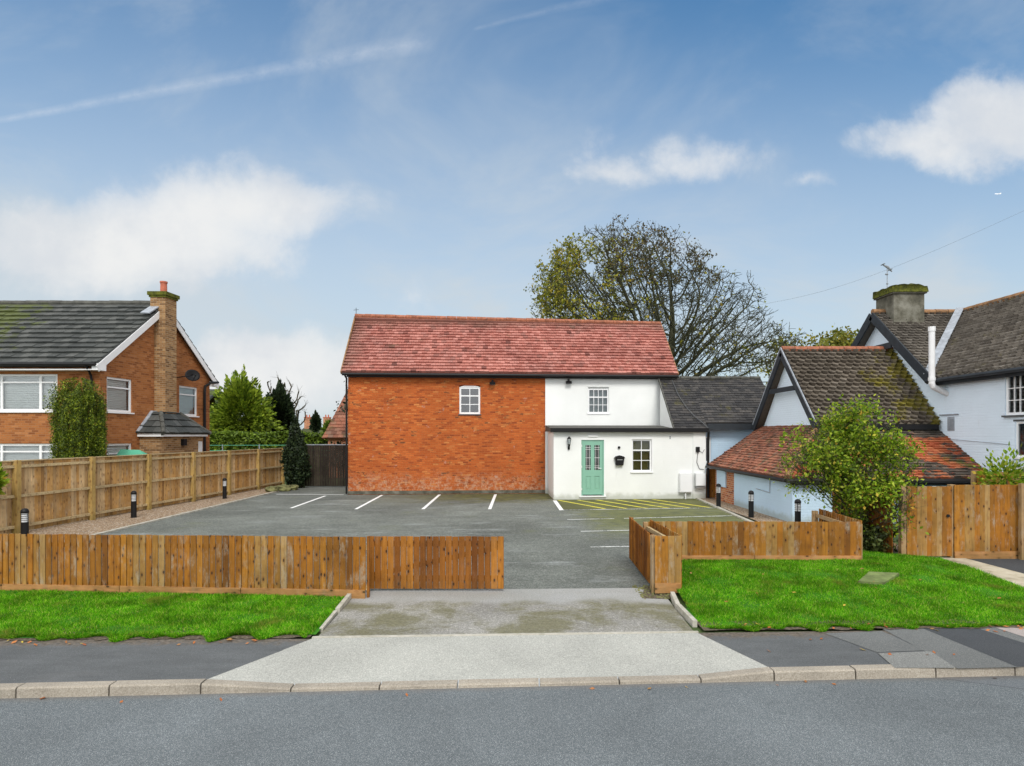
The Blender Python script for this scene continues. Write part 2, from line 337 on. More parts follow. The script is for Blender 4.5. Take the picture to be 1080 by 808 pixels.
# ground materials
def speckle(n,scale,stops): return n.ramp(n.vor(n.pos(),scale,out='Color'),stops)
def m_ground(name,base,agg,var=.25,moss=0,mosscol=(.10,.12,.02),bump=.5,stainsc=.6,light=None,ms=.45,fine=140,crack=0,mth=.5):
    n=NT(name); p=n.pos(); f=n.noise(p,fine,2,.6); v=n.vor(p,fine*1.1,out='Color'); vs=n.sep(v)[0]
    c=n.mix(n.math('MULTIPLY',n.step(vs,.6,.97),.5),base,agg)
    c=n.mix(.6,c,n.ramp(f,[(.32,.55),(.5,1.),(.7,1.35)]),'MULTIPLY')
    c=n.mix(1,c,n.ramp(n.noise(p,stainsc,6,.62,.4),[(.3,1-var),(.7,1+var)]),'MULTIPLY')
    if light:
        lm=n.step(n.noise(n.vm('MULTIPLY',p,(.35,1.2,1)),1.1,8,.7,.5),.54,.68); c=n.mix(n.math('MULTIPLY',lm,light[0]),c,light[1])
    if moss:
        mm=n.step(n.noise(p,ms,8,.7,.3),mth,mth+.2); c=n.mix(n.math('MULTIPLY',mm,moss),c,n.mix(n.noise(p,6,3),mosscol,tuple(x*1.7 for x in mosscol)))
    h=n.math('ADD',f,n.math('MULTIPLY',n.vor(p,fine*.45),.6))
    return n,c,h
n,c,h=m_ground('road_asphalt',(.103,.120,.129),(.50,.53,.54),var=.16,fine=210); 
p=n.pos(); s=n.sep(p); seam=n.math('ABSOLUTE',n.math('SUBTRACT',n.math('ADD',s[1],n.math('MULTIPLY',s[0],.42)),8.35)); seam=n.math('ADD',seam,n.math('MULTIPLY',n.noise(p,2,3),.02))
c=n.mix(n.math('MULTIPLY',n.step(seam,.03,.015),.7),c,(.05,.05,.055))
side=n.step(n.math('ADD',s[1],n.math('MULTIPLY',s[0],.42)),8.33,8.36); c=n.mix(n.math('MULTIPLY',side,.4),c,(.13,.14,.155))
kd=n.math('SUBTRACT',n.math('ADD',6.24,n.math('MULTIPLY',s[0],.055)),s[1]); c=n.mix(n.math('MULTIPLY',n.step(n.math('ADD',kd,n.math('MULTIPLY',n.noise(p,4,4),.14)),.2,.04),.55),c,(.17,.15,.13))
M['road']=n.done(c,.85,bump=h,bs=.7,bd=.006,spec=.25)
n,c,h=m_ground('pavement_asphalt',(.095,.102,.105),(.17,.175,.18),var=.16,fine=150,light=(.25,(.17,.17,.17))); 
s=n.sep(n.pos()); d=n.step(n.math('ADD',n.math('SUBTRACT',s[1],n.math('MULTIPLY',s[0],.035)),n.math('MULTIPLY',n.noise(n.pos(),7,6,.7),-.55)),7.02,7.22); c=n.mix(.5,c,n.ramp(n.noise(n.vm('MULTIPLY',n.pos(),(.5,2,1)),2,7,.7),[(.3,.7),(.7,1.3)]),'MULTIPLY'); spk=n.step(n.vor(n.pos(),9),.05,.03); c=n.mix(n.math('MULTIPLY',spk,.6),c,(.45,.45,.42)); c=n.mix(n.math('MULTIPLY',d,.75),c,n.ramp(n.noise(n.pos(),25,3),[(.3,(.06,.045,.03)),(.7,(.2,.16,.12))]))
M['pavement']=n.done(c,.85,bump=h,bs=.5,bd=.004,spec=.25)
# soft streaks of wear on the car park
def simple_ground(key,*a,**k):
    bs=k.pop('bs',.5); n,c,h=m_ground(key,*a,**k); M[key]=n.done(c,.88,bump=h,bs=bs,bd=.005,spec=.2)
simple_ground('patch_dark',(.055,.06,.066),(.09,.095,.1),var=.12,fine=150)
simple_ground('patch_mid',(.125,.132,.13),(.25,.25,.245),var=.15,fine=120)
simple_ground('patch_light',(.19,.195,.185),(.36,.36,.35),var=.15,fine=120)
simple_ground('patch_pink',(.34,.30,.28),(.45,.4,.38),var=.15,fine=120)
simple_ground('apron_concrete',(.35,.355,.325),(.55,.54,.50),var=.14,fine=85,light=(.2,(.42,.415,.40)))
n,c,h=m_ground('drive_concrete',(.25,.245,.225),(.46,.45,.42),var=.25,fine=60,moss=.8,mosscol=(.095,.09,.045),ms=1.0,mth=.40); c=n.mix(.7,c,n.ramp(n.noise(n.pos(),24,6,.85),[(.36,.6),(.5,1.),(.64,1.5)]),'MULTIPLY')
s=n.sep(n.pos()); yy=n.math('ADD',s[1],n.math('MULTIPLY',n.noise(n.vm('MULTIPLY',n.pos(),(1,.3,1)),1.1,5),-.9)); clean=n.step(yy,8.45,8.75); c=n.mix(n.math('MULTIPLY',clean,.75),c,n.ramp(n.noise(n.pos(),45,3),[(.3,(.25,.26,.26)),(.7,(.42,.42,.41))]))
M['drive']=n.done(c,.88,bump=h,bs=.6,bd=.006,spec=.2)
n,c,h=m_ground('carpark_asphalt',(.120,.132,.118),(.29,.295,.275),var=.28,fine=60,stainsc=.35,light=(.6,(.28,.30,.295)),moss=.4,mosscol=(.09,.10,.03),ms=.5,mth=.56)
s=n.sep(n.pos()); nn=n.noise(n.pos(),.9,7,.7)
c=n.mix(.55,c,n.ramp(n.noise(n.vm('MULTIPLY',n.pos(),(.8,1.4,1)),.9,10,.8,.6),[(.3,.62),(.5,1.),(.68,1.42)]),'MULTIPLY'); c=n.mix(.8,c,n.ramp(n.noise(n.pos(),11,7,.85),[(.36,.62),(.5,1.),(.64,1.5)]),'MULTIPLY')
nb=n.step(n.math('ADD',s[1],n.math('MULTIPLY',n.math('SUBTRACT',nn,.5),7)),21.5,24.4); rt=n.math('MULTIPLY',n.step(s[0],-7,-1),nb)
c=n.mix(n.math('MULTIPLY',rt,.85),c,n.ramp(n.noise(n.pos(),3,4),[(.3,(.05,.05,.025)),(.7,(.13,.13,.03))]))
r2=n.math('MULTIPLY',n.step(n.math('ADD',s[0],n.math('MULTIPLY',n.math('SUBTRACT',nn,.5),5)),1.2,3.2),n.step(n.math('ADD',s[1],n.math('MULTIPLY',nn,3)),14.8,19.3)); c=n.mix(n.math('MULTIPLY',r2,.72),c,n.ramp(n.noise(n.pos(),3,4),[(.3,(.08,.09,.03)),(.7,(.17,.18,.04))]))
M['carpark']=n.done(c,.88,bump=h,bs=.5,bd=.006,spec=.2)
n=NT('gravel'); p=n.pos(); vc=n.sep(n.vor(p,34,out='Color'))[0]; c=n.ramp(vc,[(0,(.22,.14,.08)),(.3,(.46,.31,.19)),(.6,(.60,.44,.29)),(.85,(.72,.58,.43)),(1,(.85,.79,.70))]); dd=n.vor(p,34)
c=n.mix(.7,c,n.ramp(dd,[(.1,1.1),(.6,.35)]),'MULTIPLY'); M['gravel']=n.done(c,.85,bump=n.math('SUBTRACT',1,dd),bs=1,bd=.03,spec=.2)
n=NT('soil'); f=n.noise(n.pos(),22,6,.75); M['soil']=n.done(n.ramp(f,[(.3,(.04,.03,.02)),(.5,(.12,.095,.065)),(.7,(.26,.22,.17))]),.95,bump=f,bs=1,bd=.03)
n=NT('kerb_stone'); f=n.noise(n.pos(),70,3,.7); g=n.noise(n.pos(),1.5,5); c=n.ramp(f,[(.3,(.22,.19,.15)),(.6,(.37,.335,.28)),(.8,(.48,.445,.39))]); c=n.mix(.8,c,n.ramp(g,[(.3,.72),(.7,1.2)]),'MULTIPLY')
M['kerb']=n.done(c,.9,bump=f,bs=.5,bd=.004)
n=NT('edging'); f=n.noise(n.pos(),5,6,.7); M['edging']=n.done(n.ramp(f,[(.3,(.24,.24,.18)),(.5,(.42,.40,.34)),(.75,(.55,.53,.48))]),.9,bump=f,bs=.4)
n=NT('field'); f=n.noise(n.pos(),.8,6,.7); M['field']=n.done(n.ramp(f,[(.3,(.03,.055,.015)),(.7,(.07,.11,.025))]),.95)
n=NT('verge'); f=n.noise(n.pos(),3,6,.7); M['verge']=n.done(n.ramp(f,[(.3,(.03,.15,.004)),(.7,(.06,.26,.008))]),.95,bump=n.noise(n.pos(),60,3),bs=1,bd=.03)
def m_paintline(name,col,wear):
    n=NT(name); f=n.noise(n.pos(),18,6,.75); g=n.noise(n.pos(),2,4); w=n.step(n.math('ADD',f,n.math('MULTIPLY',g,.6)),wear-.06,wear+.1)
    return n.done(n.mix(w,(.13,.14,.13),col),.8,bump=f,bs=.3)
M['line']=m_paintline('white_line',(.78,.79,.78),.62); M['line_worn']=m_paintline('worn_line',(.70,.72,.70),.74); M['yellow']=m_paintline('yellow_line',(.62,.56,.05),.69)
n=NT('path_concrete'); f=n.noise(n.pos(),3,7,.72); M['path']=n.done(n.ramp(f,[(.3,(.2,.17,.11)),(.5,(.45,.4,.3)),(.75,(.56,.52,.42))]),.9,bump=n.noise(n.pos(),40,3),bs=.5)
# glass: reflects the sky, lets the room or blind behind show
def m_glass(name,refl=.35,tint=(.75,.82,.82)):
    n=NT(name); fr=n.n('ShaderNodeFresnel'); fr.inputs[0].default_value=1.5; t=n.n('ShaderNodeBsdfTransparent'); t.inputs[0].default_value=tint+(1,)
    g=n.n('ShaderNodeBsdfGlossy'); g.inputs['Roughness'].default_value=.02; g.inputs[0].default_value=(.9,.95,1,1)
    f=n.math('ADD',n.math('MULTIPLY',fr.outputs[0],1.0),refl,cl=True); mx=n.n('ShaderNodeMixShader'); n.set(mx.inputs[0],f)
    n.t.links.new(t.outputs[0],mx.inputs[1]); n.t.links.new(g.outputs[0],mx.inputs[2]); n.t.links.new(mx.outputs[0],n.out.inputs[0]); return n.m
M['glass']=m_glass('glass',.08); M['glass_clear']=m_glass('glass_clear',.03,(.95,.98,.98))
M['glass_old']=m_glass('glass_old',.12)
M['lens']=m_plain('lamp_lens',(.62,.64,.66),.2,spec=.6,var=.15,sc=20)
M['blind']=m_plain('blind',(.78,.80,.79),.6,var=.02)
M['curtain']=m_plain('curtain',(.35,.36,.37),.9,var=.2,sc=8)
M['olive_blind']=m_plain('olive_blind',(.14,.125,.03),.8,var=.15)
M['sheet_green']=m_plain('green_sheet',(.10,.42,.27),.5,var=.15)
M['wire']=m_plain('wire',(.22,.24,.26),.5)
M['rock']=m_plain('rock',(.15,.15,.06),.9,var=.6,sc=5)

# ------------------------------------------------------------------ ground
def kerbY(x): return 6.24+.055*x
def slab(name,pts,z,mat,depth=.0,kind='structure'):
    mb=MB()
    if depth: mb.prism([(p[0],p[1],z-depth) for p in pts],(0,0,depth))
    else: mb.poly([(p[0],p[1],z) for p in pts])
    return struct(mb.build(name,mat),kind)
slab('road',[(-400,-6),(400,-6),(400,kerbY(0)+.0),(60,kerbY(60)-.0),(-60,kerbY(-60)),(-400,kerbY(0))],-.10,M['road'])
slab('ground',[(-900,7.2),(-12,7.25),(-2.5,7.35),(-2.4,7.5),(2.3,7.69),(2.4,7.62),(9,7.75),(20,7.95),(60,9.5),(900,9.5),(900,2500),(-900,2500)],-.03,M['field'])
# kerb stones: full height either side, lowered across the crossing
mb=MB(); jx=[-3.07-.872*i for i in range(14,0,-1)]
def kerb_top(x):
    if x<-3.07 or x>2.72: return 0.0
    if x<-2.25: return -.065*(x+3.07)/.82
    if x>2.05: return -.065*(2.72-x)/.67
    return -.065
xs=[-3.07-.872*i for i in range(14,0,-1)]+[-3.07,-2.2,-1.33,-.55,.28,1.1,1.95,2.72]+[2.72+.872*i for i in range(1,15)]
for a,b in zip(xs,xs[1:]):
    a2,b2=a+.008,b-.008; ja=random.uniform(-.003,.003)
    za,zb=kerb_top(a+.001)+ja,kerb_top(b-.001)+ja; w=.125; ch=.015
    pts=lambda x,z:[(x,kerbY(x),-.14),(x,kerbY(x)+.006,z-ch),(x,kerbY(x)+.006+ch,z),(x,kerbY(x)+w,z),(x,kerbY(x)+w,-.14)]
    A,B=pts(a2,za),pts(b2,zb); k=len(mb.v); mb.v+=A+B; m=5
    for i in range(m-1): mb.f.append((k+i,k+m+i,k+m+i+1,k+i+1))
    mb.f.append(tuple(k+i for i in range(m))[::-1][::-1]); mb.f.append(tuple(k+m+i for i in range(m))[::-1])
struct(mb.build('kerb',M['kerb']))
def bk(x): return kerbY(x)+.125
pvt=lambda x: 7.5+.04*x
slab('pavement',[(-60,bk(-60)),(-3.07,bk(-3.07)),(-2.4,pvt(-2.4)+.02),(-60,7.5)],-.004,M['pavement'],.1)
slab('pavement',[(2.72,bk(2.72)),(60,bk(60)),(60,9.6),(20,8.0),(8,7.86),(2.3,pvt(2.3)+.06)],-.004,M['pavement'],.1)
slab('crossing',[(-3.07,bk(-3.07)),(-2.2,bk(-2.2)),(1.95,bk(1.95)),(2.72,bk(2.72)),(2.3,7.65),(-2.4,7.45)],-.004,M['apron_concrete'])
# crossing must fall to the lowered kerb: a sloping apron
bpy.data.objects.remove(bpy.data.objects['crossing'])
mb=MB(); N=24
back=[(-2.4+4.7*i/N,7.45+.2*i/N,-.003) for i in range(N+1)]
front=[]
for i in range(N+1):
    x=-3.07+5.79*i/N; front.append((x,bk(x),kerb_top(x)-.006))
for i in range(N): mb.poly([front[i],front[i+1],back[i+1],back[i]])
mb.poly([(-3.07,bk(-3.07),-.1)]+[front[0],back[0]]+[(-2.4,7.45,-.1)])
struct(mb.build('crossing',M['apron_concrete']))
mb=MB(); mb.hexa([(-2.42,7.45,-.05),(2.32,7.655,-.05),(2.32,7.70,-.05),(-2.42,7.495,-.05),(-2.42,7.45,.006),(2.32,7.655,.006),(2.32,7.70,.006),(-2.42,7.495,.006)])
struct(mb.build('edging_strip',M['edging']))
slab('driveway',[(-2.36,7.497),(2.27,7.702),(2.35,9.75),(2.30,9.9),(-2.2,9.72),(-2.40,9.4)],0.0,M['drive'])
# patches of newer and older asphalt on the right pavement
def gp(l,z): return [tuple(G(a,b,z))[:2] for a,b in l]
slab('asphalt_patch',gp([(930,663),(975,661),(1078,703.5),(1010,705)],0),.000,M['patch_mid'])
slab('asphalt_patch',gp([(968,660.5),(1018,658.5),(1118,690),(1118,702),(1072,703)],0.002),.002,M['patch_dark'])
slab('asphalt_patch',gp([(1018,658.5),(1050,658),(1140,683),(1118,690)],0.003),.003,M['patch_mid'])
slab('asphalt_patch',gp([(1050,662),(1100,662),(1150,675),(1112,682)],0.005),.006,M['patch_pink'])
slab('asphalt_patch',gp([(926,689),(982,687),(1008,704.5),(944,704.5)],0.003),.004,M['patch_light'])
slab('asphalt_patch',gp([(870,668),(930,665.5),(975,686),(925,688)],0.001),.001,M['patch_mid'])
# car park
slab('car_park',[(-10.15,9.2),(-2.3,9.2),(-2.2,9.725),(2.3,9.905),(2.6,9.6),(6.62,11.4),(7.08,23.9),(7.5,24.2),(7.5,26.6),(-6.5,25.4),(-6.9,29.6),(-10.8,29.6)],-.004,M['carpark'])
slab('gravel_bed',[(-13.2,9.3),(-10.24,9.3),(-10.2,27.4),(-11.4,30.4),(-13.2,30.4)],.01,M['gravel'])
slab('gravel_bed',[(6.75,11.5),(8.6,11.5),(8.6,17.2),(7.9,24.2),(7.2,24.2)],.01,M['gravel'])
def edging(pts,w=.1,h=.035):
    mb=MB()
    for a,b in zip(pts,pts[1:]):
        a=Vector(a);b=Vector(b);n=max(1,int((b-a).length/.9))
        for i in range(n):
            p=a+(b-a)*(i/n); q=a+(b-a)*((i+1)/n)-(b-a).normalized()*.008
            mb.beam((p.x,p.y,h-.08),(q.x,q.y,h-.08),w,.16)
    return struct(mb.build('kerb_edging',M['edging']))
edging([(-10.19,9.3,0),(-10.19,27.2,0)],.12)
edging([(6.68,11.45,0),(6.72,17.5,0),(7.12,23.5,0),(7.15,23.85,0)],.12)
# short stones beside the drive
mb=MB(); mb.beam((-2.42,8.55,-.02),(-2.44,9.35,.01),.06,.14); mb.beam((-2.40,7.75,-.04),(-2.43,8.5,-.03),.045,.13); struct(mb.build('kerb_edging',M['edging']))
mb=MB(); mb.beam((2.36,7.95,-.01),(2.34,8.65,.01),.06,.14); mb.beam((2.34,8.68,.0),(2.42,9.3,.02),.06,.14); struct(mb.build('kerb_edging',M['edging']))
# bay markings
def line(pts,w,mat,z=.001,name='road_marking'):
    mb=MB()
    for a,b in pts:
        a=Vector((a[0],a[1],0));b=Vector((b[0],b[1],0));d=(b-a).normalized();s=Vector((-d.y,d.x,0))*w/2
        mb.poly([(a-s).to_tuple()[:2]+(z,),(b-s).to_tuple()[:2]+(z,),(b+s).to_tuple()[:2]+(z,),(a+s).to_tuple()[:2]+(z,)][:4])
    return struct(mb.build(name,mat))
line([((-7.54,24.9),(-7.42,20.7)),((-5.31,25.2),(-5.17,20.4)),((-2.98,25.4),(-2.95,20.4)),((-.68,25.5),(-.74,20.4))],.11,M['line'])
line([((-9.75,25.5),(-6.95,25.4))],.10,M['line'])
line([((1.60,23.1),(1.62,20.1))],.14,M['line']); line([((1.60,20.15),(6.9,20.75))],.09,M['line_worn'],.004)
line([((1.60,17.9),(3.0,18.1)),((3.3,18.15),(6.7,18.75)),((1.75,15.7),(6.65,16.4)),((1.72,13.5),(6.6,14.0))],.08,M['line_worn'])
hl=[]
for k in range(8):
    x0=1.75+k*.72; hl.append(((x0,23.2+(x0-1.6)*.075),(x0+1.35,20.35+(x0-.2)*.1)))
hl=[(a,b) for a,b in hl if b[0]<6.9]; line(hl,.13,M['yellow'],.002)
slab('moss_bay',[(1.7,23.3),(1.7,20.3),(6.9,20.85),(6.95,23.6)],-.002,None); bpy.data.objects['moss_bay'].data.materials.append(None)
n,c,h=m_ground('mossy_bay',(.10,.105,.04),(.16,.16,.06),var=.4,fine=60,moss=.6,mosscol=(.09,.10,.012)); bpy.data.objects['moss_bay'].data.materials[0]=n.done(c,.9,bump=h); bpy.data.objects['moss_bay'].name='car_park_moss'
# verges
def bank(x,y):
    if x<0: return .01+.012*max(0,min(1,(y-7.6)/1.6))
    t=max(0,min(1,(y-8.0)/3.2)); return .002+.16*t*t*(3-2*t)
def inpoly(x,y,pl):
    c=False; j=len(pl)-1
    for i in range(len(pl)):
        xi,yi=pl[i];xj,yj=pl[j]
        if (yi>y)!=(yj>y) and x<(xj-xi)*(y-yi)/(yj-yi)+xi: c=not c
        j=i
    return c
left_poly=[(-12,7.3),(-2.45,7.55),(-2.47,9.3),(-12,9.85)]
right_poly=[(2.42,7.82),(2.5,9.0),(2.62,11.25),(6.45,11.3),(6.6,12.3),(7.3,11.85),(7.95,11.5),(7.95,9.5),(7.72,7.95)]
right_poly2=[(9.2,8.05),(9.2,7.95)]
def verge_mesh(pl,name):
    xs=[p[0] for p in pl]; ys=[p[1] for p in pl]; st=.12; V=[];F=[];idx={}
    nx=int((max(xs)-min(xs))/st)+1; ny=int((max(ys)-min(ys))/st)+1
    def vid(i,j):
        if (i,j) not in idx:
            x=min(xs)+i*st; y=min(ys)+j*st; idx[(i,j)]=len(V); V.append((x,y,bank(x,y)+.025*mnoise.noise(Vector((x*2,y*2,0)))))
        return idx[(i,j)]
    for i in range(nx):
        for j in range(ny):
            x=min(xs)+(i+.5)*st; y=min(ys)+(j+.5)*st
            if inpoly(x,y,pl): F.append((vid(i,j),vid(i+1,j),vid(i+1,j+1),vid(i,j+1)))
    return struct(link(name,np.array(V),F,M['verge'],None,False,True))
verge_mesh(left_poly,'grass_verge'); verge_mesh(right_poly,'grass_verge')
n=NT('grass'); c=n.ramp(n.isl(),[(0,(.025,.13,.003)),(.3,(.075,.28,.006)),(.7,(.15,.44,.010)),(.92,(.33,.54,.04)),(1,(.48,.44,.14))]); c=n.mix(.9,c,n.ramp(n.noise(n.pos(),2.3,5,.65),[(.32,.45),(.5,1.),(.68,1.5)]),'MULTIPLY')
wp=n.step(n.noise(n.vm('ADD',n.pos(),(5,3,0)),1.3,5,.7),.57,.68); c=n.mix(n.math('MULTIPLY',wp,.55),c,(.26,.24,.045)); M['grass']=n.done(c,.8,transl=.35,spec=.08)
def grass(pl,n,name,seed,h0=.034):
    rg=np.random.default_rng(seed); xs=[p[0] for p in pl]; ys=[p[1] for p in pl]
    x=rg.uniform(min(xs),max(xs),n*2); y=rg.uniform(min(ys),max(ys),n*2)
    keep=np.array([inpoly(a,b,pl) for a,b in zip(x,y)])&(x>-9.8)&(x<9.8); x=x[keep][:n]; y=y[keep][:n]; n=len(x)
    cv=[(5.90,10.45),(6.33,10.42),(6.62,10.62),(6.15,10.68)]
    kk=np.array([not inpoly(a,b,[(5.50,9.76),(5.87,9.68),(6.42,10.20),(5.99,10.31)]) for a,b in zip(x,y)]); x=x[kk]; y=y[kk]; n=len(x)
    cl=np.array([mnoise.noise(Vector((a*1.6,b*1.6,3))) for a,b in zip(x,y)])
    z=np.array([bank(a,b) for a,b in zip(x,y)])
    if name=='grass_right':
        bare=np.array([((a-5.3)/1.0)**2+((b-10.4)/.35)**2 for a,b in zip(x,y)])
    h=h0*(1+.7*cl)*rg.uniform(.6,1.4,n); th=rg.uniform(0,2*np.pi,n); w=rg.uniform(.003,.006,n); ln=rg.uniform(-.9,.9,(n,2))*h[:,None]
    p=np.stack([x,y,z],1); sd=np.stack([np.cos(th)*w,np.sin(th)*w,0*w],1)
    tip=p+np.concatenate([ln,h[:,None]],1); V=np.stack([p-sd,p+sd,tip],1).reshape(-1,3); F=np.arange(3*n).reshape(-1,3)
    o=link(name,V,F,M['grass'],None,False); o['kind']='stuff'; return o
o=grass(left_poly,110000,'verge_grass',3); o=grass(right_poly,130000,'verge_grass',4)
# ragged grass and weeds over the edge of the pavement
def edge_tufts(x0,x1,yf,n,seed):
    rg=np.random.default_rng(seed); x=rg.uniform(x0,x1,n); off=np.array([max(0,mnoise.noise(Vector((a*3.5,1,seed)))+.25) for a in x])
    y=np.array([yf(a) for a in x])+.03-off*.30*rg.random(n)
    h=rg.uniform(.015,.05,n); th=rg.uniform(0,6.28,n); w=rg.uniform(.004,.01,n); sd=np.stack([np.cos(th)*w,np.sin(th)*w,0*w],1); p=np.stack([x,y,0*x],1)
    tip=p+np.stack([rg.uniform(-.04,.04,n),rg.uniform(-.06,.01,n),h],1); return struct(link('verge_grass',np.stack([p-sd,p+sd,tip],1).reshape(-1,3),np.arange(3*n).reshape(-1,3),M['grass'],None,False),'stuff')
edge_tufts(-7.5,-2.5,lambda x:7.3+.027*(x+12),16000,5); edge_tufts(2.5,7.8,lambda x:7.82+.025*(x-2.4),20000,6)
def ragged(name,x0,x1,yf,lo,hi,z,mat,amp,sd):
    n_=int((x1-x0)/.05); a=[];b=[]
    for i in range(n_+1):
        x=x0+(x1-x0)*i/n_; a.append((x,yf(x)+lo-amp*(.5+mnoise.noise(Vector((x*3,sd,0)))+.5*mnoise.noise(Vector((x*11,sd,0)))),z)); b.append((x,yf(x)+hi,z))
    mb=MB()
    for i in range(n_): mb.poly([a[i],a[i+1],b[i+1],b[i]])
    return struct(mb.build(name,mat))
ragged('soil_strip',-12,-2.45,lambda x:7.3+.027*(x+12),-.06,.4,.004,M['soil'],.10,1); ragged('soil_strip',2.4,8,lambda x:7.78+.025*(x-2.4),-.02,.3,.008,M['soil'],.07,2)
if 0: slab('soil_strip',[(-12,7.22),(-2.45,7.46),(-2.46,7.62),(-12,7.45)],.004,M['soil']); slab('soil_strip',[(2.4,7.7),(8,7.85),(8,8.0),(2.42,7.92)],.008,M['soil'])
slab('soil_bed',[(6.5,12.2),(7.3,11.8),(8.0,11.5),(8.2,12.4),(8.2,15.5),(6.6,15.5)],.02,M['soil'],.05)
slab('path',[(7.74,7.92),(8.75,7.95),(8.98,10.8),(8.95,12.3),(8.05,12.3),(7.9,9.5)],.02,M['path'],.06)
slab('side_drive',[(8.98,8.0),(25,9.0),(25,12.3),(9.0,12.3)],.006,M['patch_dark'],.04)
mb=MB(); a=Vector((5.48,9.76,.125));b=Vector((5.86,9.70,.12));c_=Vector((6.42,10.22,.155));d=Vector((5.98,10.32,.155))
mb.prism([a-Vector((0,0,.05)),b-Vector((0,0,.05)),c_-Vector((0,0,.05)),d-Vector((0,0,.05))],(0,0,.062)); tag(mb.build('inspection_cover',m_plain('cover',(.14,.18,.06),.9,var=.4,sc=6)),'mossy square inspection cover set in the right-hand lawn','drain cover')

# ------------------------------------------------------------------ fences
def boards(mb,p,q,z0,z1,w=.1,th=.016,off=0.0,jit=.004,zf=None):
    p=Vector((p[0],p[1],0));q=Vector((q[0],q[1],0));L=(q-p).length;d=(q-p)/L;s=Vector((d.y,-d.x,0)); n=max(1,round(L/w)); w=L/n
    for i in range(n):
        a=p+d*(i*w+.003); b=p+d*((i+1)*w-.003); o1=s*(off+random.uniform(0,jit)); o2=o1+s*.012; t=s*th
        f=(i+.5)/n; zt=(z1[0]+(z1[1]-z1[0])*f if isinstance(z1,tuple) else z1)+random.uniform(-.006,.003); zb=z0
        mb.hexa([(a+o1).to_tuple()[:2]+(zb,),(b+o2).to_tuple()[:2]+(zb,),(b+o2-t).to_tuple()[:2]+(zb,),(a+o1-t).to_tuple()[:2]+(zb,),
                 (a+o1).to_tuple()[:2]+(zt,),(b+o2).to_tuple()[:2]+(zt,),(b+o2-t).to_tuple()[:2]+(zt,),(a+o1-t).to_tuple()[:2]+(zt,)])
def fence(p,q,z0,z1,bay,label,wood,post,rail,inner,gboard=None,side=1,posts=(1,1),pw=.1,postup=.02,cap=False,rails=(.18,.82),postside=None,name='timber_fence'):
    """side=+1: boards face the right-hand side of p->q travel"""
    p=Vector((p[0],p[1],0));q=Vector((q[0],q[1],0));L=(q-p).length;d=(q-p)/L;s=Vector((d.y,-d.x,0))*side
    t=thing(name,(p.x,p.y,0),label,'fence'); n=max(1,round(L/bay)); zt=lambda f: z1[0]+(z1[1]-z1[0])*f if isinstance(z1,tuple) else z1
    for i in range(n):
        a=p+d*(L*i/n); b=p+d*(L*(i+1)/n); mb=MB()
        A,B=(a,b) if side>0 else (b,a); za,zb=(zt(i/n),zt((i+1)/n)); 
        boards(mb,A,B,z0+(.15 if gboard else .03),(za,zb) if side>0 else (zb,za),off=.02)
        mb.build('panel',wood,t)
        for rr in rails:
            m2=MB(); zr=z0+(za-z0)*rr; zr2=z0+(zb-z0)*rr
            c0=a-s*.035; c1=b-s*.035; m2.beam((c0.x,c0.y,zr),(c1.x,c1.y,zr2),.05,.07); m2.build('rail',rail,t)
        if gboard:
            m2=MB(); c0=a+s*.03;c1=b+s*.03; m2.beam((c0.x,c0.y,z0+.075),(c1.x-d.x*.01,c1.y-d.y*.01,z0+.075),.025,.15); m2.build('gravel_board',gboard,t)
    for i in range(n+1):
        if (i==0 and not posts[0]) or (i==n and not posts[1]): continue
        a=p+d*(L*i/n); c0=a-s*(.055 if inner else .06); mb=MB(); h=zt(i/n)+postup; mb.hexa([(c0-d*pw/2-s*pw/2).to_tuple()[:2]+(z0-.1,),(c0+d*pw/2-s*pw/2).to_tuple()[:2]+(z0-.1,),(c0+d*pw/2+s*pw/2).to_tuple()[:2]+(z0-.1,),(c0-d*pw/2+s*pw/2).to_tuple()[:2]+(z0-.1,),(c0-d*pw/2-s*pw/2).to_tuple()[:2]+(h,),(c0+d*pw/2-s*pw/2).to_tuple()[:2]+(h,),(c0+d*pw/2+s*pw/2).to_tuple()[:2]+(h,),(c0-d*pw/2+s*pw/2).to_tuple()[:2]+(h,)]); mb.build('post',post,t)
    if cap:
        m2=MB(); a=p; b=q; m2.beam((a.x,a.y,zt(0)+.012),(b.x,b.y,zt(1)+.012),.09,.025); m2.build('capping',rail,t)
    return t
# neighbour boundary: seen from its post side; bays 2.33 m
fx=lambda Y:-12.35+.0745*(Y-15.0)
fence((fx(10.35),10.35),(fx(30.05)+0,30.05),0,1.80,2.46,'long weathered close-boarded fence with posts and rails showing, along the gravel on the left',M['wood_old'],M['post_old'],M['rail_old'],True,side=-1,rails=(.10,.52,.93),pw=.13,cap=True,postup=.03)
